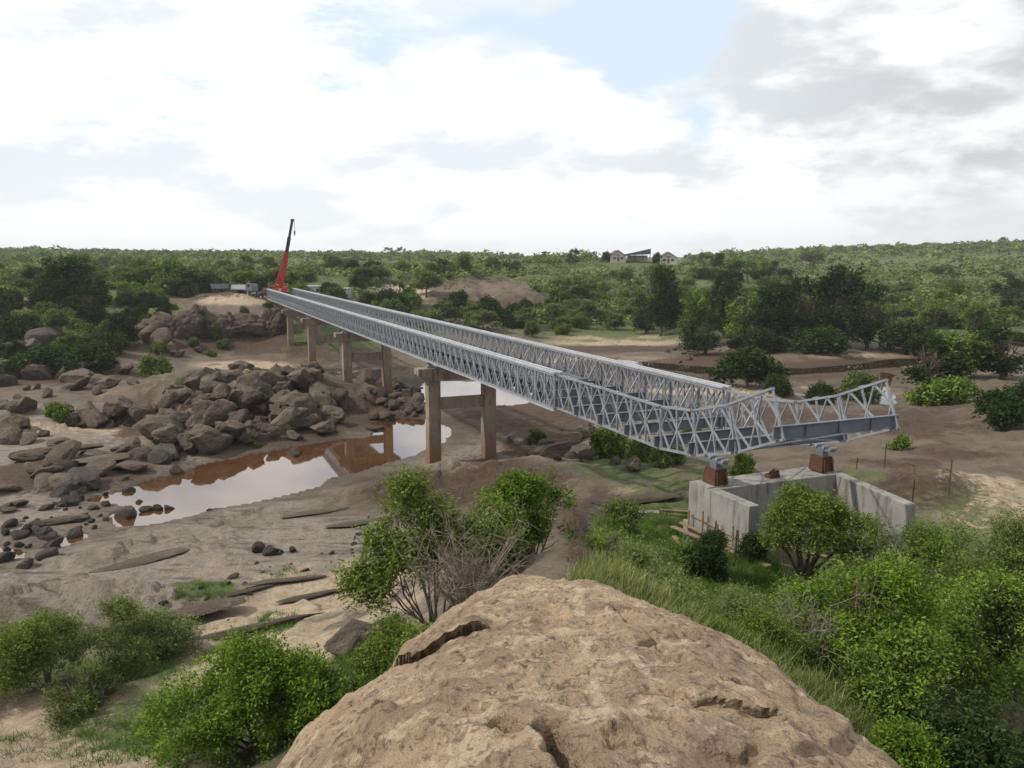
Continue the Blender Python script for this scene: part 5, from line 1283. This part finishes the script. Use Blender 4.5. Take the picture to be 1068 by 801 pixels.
# ------------------------------------------------------------------ crane, vehicles and cabins at the far bridge head
def crane():
    Y = 207.0; x, y, z = stand(284, Y, 308); z = max(z, -9.9)
    root = empty('mobile_crane', (x, y, z), R(14)); tag(root, 'red truck crane with raised telescopic boom at the far bridge end', 'crane')
    # carrier along local x
    b = MB(); b.box((0, 0, 1.15), (11.5, 2.4, 0.5)); b.box((0.5, 0, 1.55), (6.5, 2.4, 0.3)); b.build('carrier', M['black'], root, bevel=0.05)
    b = MB()
    prof = [(-5.9, 0.75), (-5.9, 2.0), (-5.4, 2.75), (-3.9, 2.75), (-3.9, 0.75)]
    n = 5; vs = [(px_, -1.2, q) for px_, q in prof] + [(px_, 1.2, q) for px_, q in prof]
    b.poly(vs, [tuple(range(n)), tuple(range(n, 2 * n))[::-1]] + [(i, i + n, (i + 1) % n + n, (i + 1) % n) for i in range(n)])
    cab = b.build('driver_cab', M['white'], root, bevel=0.06)
    g = MB(); g.box((-4.6, -1.21, 2.2), (1.0, 0.03, 0.7)); g.box((-4.6, 1.21, 2.2), (1.0, 0.03, 0.7)); g.build('window', M['glass'], cab)
    for q in (-4.6, -2.7, 1.9, 3.6):
        for sy in (-1.05, 1.05):
            w = MB(); w.cyl((q, sy - 0.2, 0.55), (q, sy + 0.2, 0.55), 0.55, 18); wo = w.build('wheel', M['tyre'], root)
            h = MB(); h.cyl((q, sy - 0.22, 0.55), (q, sy + 0.22, 0.55), 0.25, 12); h.build('rim', M['white'], wo)
    for q in (-1.2, 4.9):
        for sy in (-1, 1):
            o = MB(); o.bar((q, sy * 1.0, 1.0), (q, sy * 2.7, 1.0), 0.22, 0.22); o.bar((q, sy * 2.6, 1.1), (q, sy * 2.6, 0.1), 0.16); o.box((q, sy * 2.6, 0.06), (0.6, 0.6, 0.12)); o.build('outrigger', M['red'], root)
    b = MB(); b.box((1.4, 0, 2.2), (3.6, 2.2, 0.9)); b.box((3.3, 0, 2.35), (1.1, 2.4, 1.3)); b.build('slewing_body', M['red'], root, bevel=0.06)
    b = MB(); b.box((-0.2, -0.85, 2.5), (1.5, 0.9, 1.5)); oc = b.build('operator_cab', M['red'], root, bevel=0.08)
    g = MB(); g.box((-0.3, -1.31, 2.75), (1.0, 0.03, 0.8)); g.build('window', M['glass'], oc)
    foot = Vector((2.0, 0, 2.7)); d = Vector((0.215, -0.12, 1.0)).normalized()
    L1, Lm, L2 = 9.0, 12.8, 17.0
    b = MB(); b.bar(foot, foot + d * L1, 0.95, 1.2, (1, 0, 0)); b.build('boom_base', M['red'], root, bevel=0.04)
    b = MB(); b.bar(foot + d * (L1 - 0.1), foot + d * Lm, 0.72, 0.86, (1, 0, 0)); b.build('boom_section', M['black'], root)
    b = MB(); b.bar(foot + d * (Lm - 0.1), foot + d * L2, 0.52, 0.62, (1, 0, 0)); b.box(foot + d * (L2 + 0.1), (0.8, 0.7, 0.6)); b.build('boom_tip', M['black'], root)
    b = MB(); b.bar(Vector((0.6, 0, 2.6)), foot + d * 5.0 + Vector((-0.6, 0, 0)), 0.36); b.build('lift_cylinder', M['red'], root)
    tip = foot + d * (L2 + 0.1) + Vector((0.45, 0, 0)); b = MB()
    b.tube([tip, tip - Vector((0, 0, 2.6))], [0.04, 0.04], 5); b.build('hoist_rope', M['black'], root)
    b = MB(); b.box(tip - Vector((0, 0, 3.0)), (0.36, 0.3, 0.9)); b.tube([tip - Vector((0, 0, 3.4)), tip - Vector((0, 0, 3.7)), tip - Vector((0.18, 0, 3.85)), tip - Vector((0.3, 0, 3.65))], [0.08, 0.08, 0.07, 0.04], 6); b.build('hook_block', M['black'], root)
crane()
def truck(px, Y, rz, label, cabm, bodym, sc=1.0):
    x, y, z = stand(px, Y, 306); root = empty('truck', (x, y, z), rz); root.scale = (sc, sc, sc); tag(root, label, 'truck')
    b = MB(); b.box((0.3, 0, 0.85), (6.6, 2.1, 0.25)); b.build('chassis', M['black'], root)
    b = MB(); prof = [(-3.4, 0.6), (-3.4, 1.7), (-3.0, 2.5), (-1.7, 2.5), (-1.7, 0.6)]; n = 5
    vs = [(a, -1.1, q) for a, q in prof] + [(a, 1.1, q) for a, q in prof]
    b.poly(vs, [tuple(range(n)), tuple(range(n, 2 * n))[::-1]] + [(i, i + n, (i + 1) % n + n, (i + 1) % n) for i in range(n)]); c = b.build('cab', cabm, root, bevel=0.05)
    g = MB(); g.box((-2.3, -1.115, 2.0), (0.9, 0.03, 0.6)); g.box((-2.3, 1.115, 2.0), (0.9, 0.03, 0.6)); g.build('window', M['glass'], c)
    b = MB(); b.box((1.1, 0, 1.1), (5.0, 2.3, 0.15))
    for sy in (-1.1, 1.1): b.box((1.1, sy, 1.65), (5.0, 0.1, 1.0))
    for q in (-1.35, 3.55): b.box((q, 0, 1.65), (0.1, 2.1, 1.0))
    b.build('load_bed', bodym, root)
    for q in (-2.5, 1.8, 2.9):
        for sy in (-0.95, 0.95):
            w = MB(); w.cyl((q, sy - 0.16, 0.48), (q, sy + 0.16, 0.48), 0.48, 16); w.build('wheel', M['tyre'], root)
truck(256, 206, R(150), 'dusty truck parked on the sandy approach beside the crane', M['galv_dark'], M['cabin'])
truck(236, 214, R(170), 'grey dusty truck parked behind the pale one on the sandy approach', M['galv_dark'], M['galv_dark'])
def cabin(px, Y, rz, L_, label):
    x, y, z = stand(px, Y, 300); root = empty('site_cabin', (x, y, z), rz); tag(root, label, 'site cabin', 'site cabins beyond the far bridge end')
    b = MB(); b.box((0, 0, 1.55), (L_, 2.5, 2.6))
    for q in np.arange(-L_ / 2 + 0.2, L_ / 2, 0.4): b.box((q, -1.26, 1.55), (0.12, 0.04, 2.4))
    b.build('wall', M['cabin'], root)
    b = MB(); b.box((0, 0, 2.93), (L_ + 0.3, 2.8, 0.15)); b.build('roof', M['white'], root)
    b = MB(); b.box((0, 0, 0.12), (L_, 2.3, 0.24)); b.build('skid', M['black'], root)
    b = MB(); b.box((L_ * 0.2, -1.30, 1.3), (0.9, 0.04, 2.0)); b.build('door', M['galv_dark'], root)
    for q in (-0.3, 0.0): f = MB(); f.box((L_ * q, -1.30, 1.8), (0.9, 0.04, 0.8)); f.build('window', M['glass'], root)
cabin(333, 226, R(-10), 9.0, 'longer pale grey site cabin just behind the far end of the bridge')
cabin(352, 229, R(-14), 7.0, 'shorter grey site cabin half behind the truss chord')
def person(px, s_t, label, top, facing=0.0):
    p = bpt(*s_t); root_z = BZ + 1.06
    import bmesh
    me = bpy.data.meshes.new('person'); J = [(0, 0, 0.95), (0, 0, 1.2), (0, 0, 1.45), (0, 0, 1.52), (0, 0, 1.66), (0.1, 0, 0.9), (0.12, 0.03, 0.5), (0.12, 0, 0.06), (0.13, 0.13, 0.03), (-0.1, 0, 0.9), (-0.12, -0.02, 0.5), (-0.12, -0.05, 0.06), (-0.13, 0.08, 0.03), (0.2, 0, 1.42), (0.27, 0.02, 1.14), (0.24, 0.16, 0.92), (-0.2, 0, 1.42), (-0.28, 0, 1.14), (-0.25, 0.08, 0.88)]
    Ed = [(0, 1), (1, 2), (2, 3), (3, 4), (0, 5), (5, 6), (6, 7), (7, 8), (0, 9), (9, 10), (10, 11), (11, 12), (2, 13), (13, 14), (14, 15), (2, 16), (16, 17), (17, 18)]
    Rr = [0.15, 0.14, 0.15, 0.06, 0.11, 0.09, 0.065, 0.045, 0.04, 0.09, 0.065, 0.045, 0.04, 0.06, 0.045, 0.035, 0.06, 0.045, 0.035]
    me.from_pydata(J, Ed, []); o = link('person', me); sk = o.modifiers.new('skin', 'SKIN')
    for i, v in enumerate(me.skin_vertices[0].data): v.radius = (Rr[i], Rr[i] * 0.8); v.use_root = (i == 0)
    o.modifiers.new('sub', 'SUBSURF').levels = 1
    m, nt = mat('clothed figure'); b = NB(nt); t = b.n('ShaderNodeTexCoord'); sp = b.n('ShaderNodeSeparateXYZ'); b.l(t.outputs['Object'], sp.inputs[0]); z = sp.outputs[2]
    c = b.mix(b.ramp(z, 0.93, 0.95), (0.05, 0.05, 0.07), top); c = b.mix(b.ramp(z, 1.50, 1.52), c, (0.10, 0.055, 0.035)); b.bsdf(c, 0.9); me.materials.append(m)
    o.location = (p.x, p.y, root_z); o.rotation_euler.z = facing; tag(o, label, 'person', 'workers on the bridge deck')
person(0, ((NBAY - 6) * BAY, 2.2), 'worker in pale shirt standing on the far end of the bridge deck', (0.5, 0.46, 0.42), 0.4)
person(0, ((NBAY - 7.2) * BAY, 3.6), 'worker in orange top standing on the bridge deck near the crane', (0.5, 0.17, 0.06), 2.2)

# ------------------------------------------------------------------ houses on the crest
def house(px, Y, w, h, ridge, dep, rz, wallm, roofm, label):
    x, y, z = stand(px, Y, 270); root = empty('house', (x, y, z + 0.4), rz); root.scale = (0.88, 0.88, 0.88); tag(root, label, 'house', None)
    b = MB(); prof = [(-w / 2, -1.5), (w / 2, -1.5), (w / 2, h), (0, ridge), (-w / 2, h)]; n = 5
    vs = [(a, -dep / 2, q) for a, q in prof] + [(a, dep / 2, q) for a, q in prof]
    b.poly(vs, [tuple(range(n)), tuple(range(n, 2 * n))[::-1]] + [(i, i + n, (i + 1) % n + n, (i + 1) % n) for i in range(n)]); b.build('wall', wallm, root)
    for sx in (-1, 1):
        b = MB(); o_ = 0.5; sl = (ridge - h) / (w / 2)
        b.poly([(sx * 0.0, -dep / 2 - o_, ridge + 0.06), (sx * (w / 2 + o_), -dep / 2 - o_, h - o_ * sl + 0.06), (sx * (w / 2 + o_), dep / 2 + o_, h - o_ * sl + 0.06), (0, dep / 2 + o_, ridge + 0.06),
                (sx * 0.0, -dep / 2 - o_, ridge + 0.36), (sx * (w / 2 + o_), -dep / 2 - o_, h - o_ * sl + 0.36), (sx * (w / 2 + o_), dep / 2 + o_, h - o_ * sl + 0.36), (0, dep / 2 + o_, ridge + 0.36)],
               [(3, 2, 1, 0), (4, 5, 6, 7), (0, 1, 5, 4), (1, 2, 6, 5), (2, 3, 7, 6), (3, 0, 4, 7)]); b.build('roof', roofm, root)
    for q in (-w * 0.25, w * 0.25): f = MB(); f.box((q, -dep / 2 - 0.03, h * 0.55), (w * 0.18, 0.08, h * 0.4)); f.build('window', M['glass'], root)
    f = MB(); f.box((0, -dep / 2 - 0.03, h * 0.4), (w * 0.13, 0.08, h * 0.8)); f.build('door', M['roof_brown'], root)
    f = MB(); f.box((0, -dep / 2 - 0.03, h * 1.12), (w * 0.2, 0.08, h * 0.22)); f.build('gable_vent', M['roof_brown'], root)
house(643, 378, 7.6, 2.6, 5.2, 9, R(4), M['wall'], M['roof_brown'], 'white gabled house with brown roof beside the dark sloping shed')
house(696, 380, 8.4, 2.8, 5.4, 9, R(-3), M['wall'], M['roof_brown'], 'white gabled house with narrow brown roof edge beyond the sloping shed')
def shed():
    x, y, z = stand(666, 378, 270); root = empty('shed', (x, y, z + 0.4)); tag(root, 'open sided shed with long dark roof rising towards one end', 'shed')
    b = MB(); b.poly([(-6.5, -3, 2.4), (5, -3, 3.0), (5, 3, 3.0), (-6.5, 3, 2.4), (-6.5, -3, 2.9), (5, -3, 5.4), (5, 3, 5.4), (-6.5, 3, 2.9)], [(3, 2, 1, 0), (4, 5, 6, 7), (0, 1, 5, 4), (1, 2, 6, 5), (2, 3, 7, 6), (3, 0, 4, 7)]); b.build('roof', M['roof_grey'], root)
    b = MB(); b.box((0, 2.6, 1.25), (9, 0.25, 2.5)); b.build('back_wall', M['wall'], root)
    for q in (-5.5, -2, 1.5, 4.7): f = MB(); f.bar((q, -2.6, 0), (q, -2.6, 2.8), 0.3); f.build('post', M['roof_brown'], root)
shed()

# ------------------------------------------------------------------ bushes crowding the banks
def bank_bushes(seed, P, n, wmin, wmax, kinds, label, group):
    rng = random.Random(seed); xs = [p[0] for p in P]; ys = [p[1] for p in P]; pts = []
    while len(pts) < n:
        q = (rng.uniform(min(xs), max(xs)), rng.uniform(min(ys), max(ys)))
        if in_poly(*q, P): pts.append(q)
    D, ok = drops(pts)
    for i, (d, k) in enumerate(zip(D, ok)):
        if not k: continue
        w = rng.uniform(wmin, wmax); kd, lm = rng.choice(kinds)
        h = w * {'shrub': 0.5, 'round': 0.95, 'broad': 0.7}[kd] * rng.uniform(0.8, 1.2)
        tree(kd, lm, tuple(d), w, h, label, group, seed * 100 + i, name='bank_bush', cat='bush')
DK = [('shrub', 'leaf_dark'), ('shrub', 'leaf_dark'), ('round', 'leaf_dark'), ('shrub', 'leaf_mid'), ('shrub', 'leaf_olive')]
MX = [('shrub', 'leaf_mid'), ('shrub', 'leaf_olive'), ('shrub', 'leaf_dark'), ('round', 'leaf_mid')]
bank_bushes(1, [(-30, 300), (130, 300), (185, 325), (150, 350), (120, 385), (-30, 385)], 46, 4, 9, DK, 'dark bush crowding the rocky bank below the tallest dark tree', 'bushes crowding the rocky bank')
bank_bushes(2, [(340, 312), (440, 318), (470, 330), (440, 345), (360, 330)], 14, 5, 9, DK, 'dark bush between the bridge and the dirt road', 'bushes between bridge and dirt road')
bank_bushes(3, [(545, 300), (690, 298), (680, 338), (560, 340), (470, 338), (545, 318)], 44, 3.5, 8, MX, 'green bush on the steep grassy slope below the houses', 'bushes on the slope below the houses')
bank_bushes(4, [(690, 290), (930, 285), (930, 330), (690, 320)], 18, 6, 11, DK, 'dark tree-like bush behind the riverside grove', 'bushes behind the riverside grove')
bank_bushes(5, [(925, 300), (1100, 290), (1100, 362), (960, 372), (930, 360)], 34, 4, 9, MX, 'green bush on the wooded slope beyond the bush trees', 'bushes on the wooded slope')
bank_bushes(6, [(440, 283), (560, 278), (560, 292), (480, 292)], 12, 5, 8, MX, 'green bush along the top of the washed bare bank', 'bushes on top of the bare bank')
bank_bushes(7, [(100, 300), (230, 296), (200, 318), (150, 325)], 14, 4, 8, MX, 'green bush behind the lip of the brown cliff', 'bushes behind the cliff lip')
bank_bushes(8, [(250, 395), (420, 385), (430, 415), (300, 470), (200, 475), (160, 450)], 12, 1.0, 2.2, [('shrub', 'leaf_olive'), ('shrub', 'leaf_mid')], 'little bush growing between the heaped boulders', 'little bushes in the boulder heap')

scatter(11, [(262, 574), (300, 570), (308, 578), (275, 580)], 9, 0.25, 0.6, DARKB, 'dark stone in the small cluster out on the grey slab', 'stone cluster on the slab', name='stone', cat='stone')
for i, (px, py, sz, lb) in enumerate(((385, 545, (3.4, 1.0, 0.35), 'long flat rock ledge on the slab nearest the excavated mound'), (330, 535, (2.8, 0.9, 0.30), 'low rock ledge on the slab beside the pool curve'),
        (150, 585, (3.2, 0.9, 0.35), 'low ledge breaking the middle of the grey slab'), (55, 545, (2.6, 1.1, 0.5), 'pale tilted ledge beside the rapids'), (330, 622, (2.4, 0.6, 0.35), 'stepped ledge in the pale sand below the thorn bush'),
        (255, 618, (2.0, 0.5, 0.3), 'thin ledge with grass tufts above the pale sand'), (120, 480, (5.0, 1.8, 0.9), 'wide layered bedrock ledge at the pool end'), (60, 470, (4.4, 1.8, 0.8), 'wide bedrock ledge beside the view edge'), (170, 474, (3.4, 1.4, 0.8), 'layered bedrock ledge between the boulders and pool'))):
    rock(SLAB[i % 4], drop(px, py), sz, lb, None, 60 + i, 'rock_ledge', sink=0.3, tilt=0.05, cat='rock', rz=0.45 + 0.1 * (i % 3))
for i, (px, Y, w, h, lb) in enumerate(((415, 23, 2.0, 1.1, 'low yellow green shrub against the steep side of the outcrop'), (392, 21.5, 1.8, 0.9, 'small yellow green shrub under the dark shadowed boulder'), (440, 18.5, 1.6, 0.9, 'small shrub between the thorn bush and the outcrop'))):
    plant('shrub', 95 + i, stand(px, Y), fill_low(lumps_dome(95 + i, 7, w, h, 0.42), h), M['leaf_yellow'], lb, 'shrub', 520, 22, 0.045, 0.02, twigs=60, stem_m=M['twig'], length=0.4, spread=0.08, hole=1.3, shell=0.3)

scatter(12, [(0, 408), (70, 402), (140, 400), (165, 452), (80, 462), (0, 468)], 26, 0.7, 2.4, BOULD + SLAB, 'weathered boulder embedded in the rock shelf around the two big boulders', 'boulders embedded in the rock shelf', pile=0.1)

bank_bushes(9, [(145, 318), (295, 316), (296, 374), (150, 376)], 12, 2.5, 5.0, MX, 'green bush growing out of the brown cliff', 'bushes on the brown cliff')
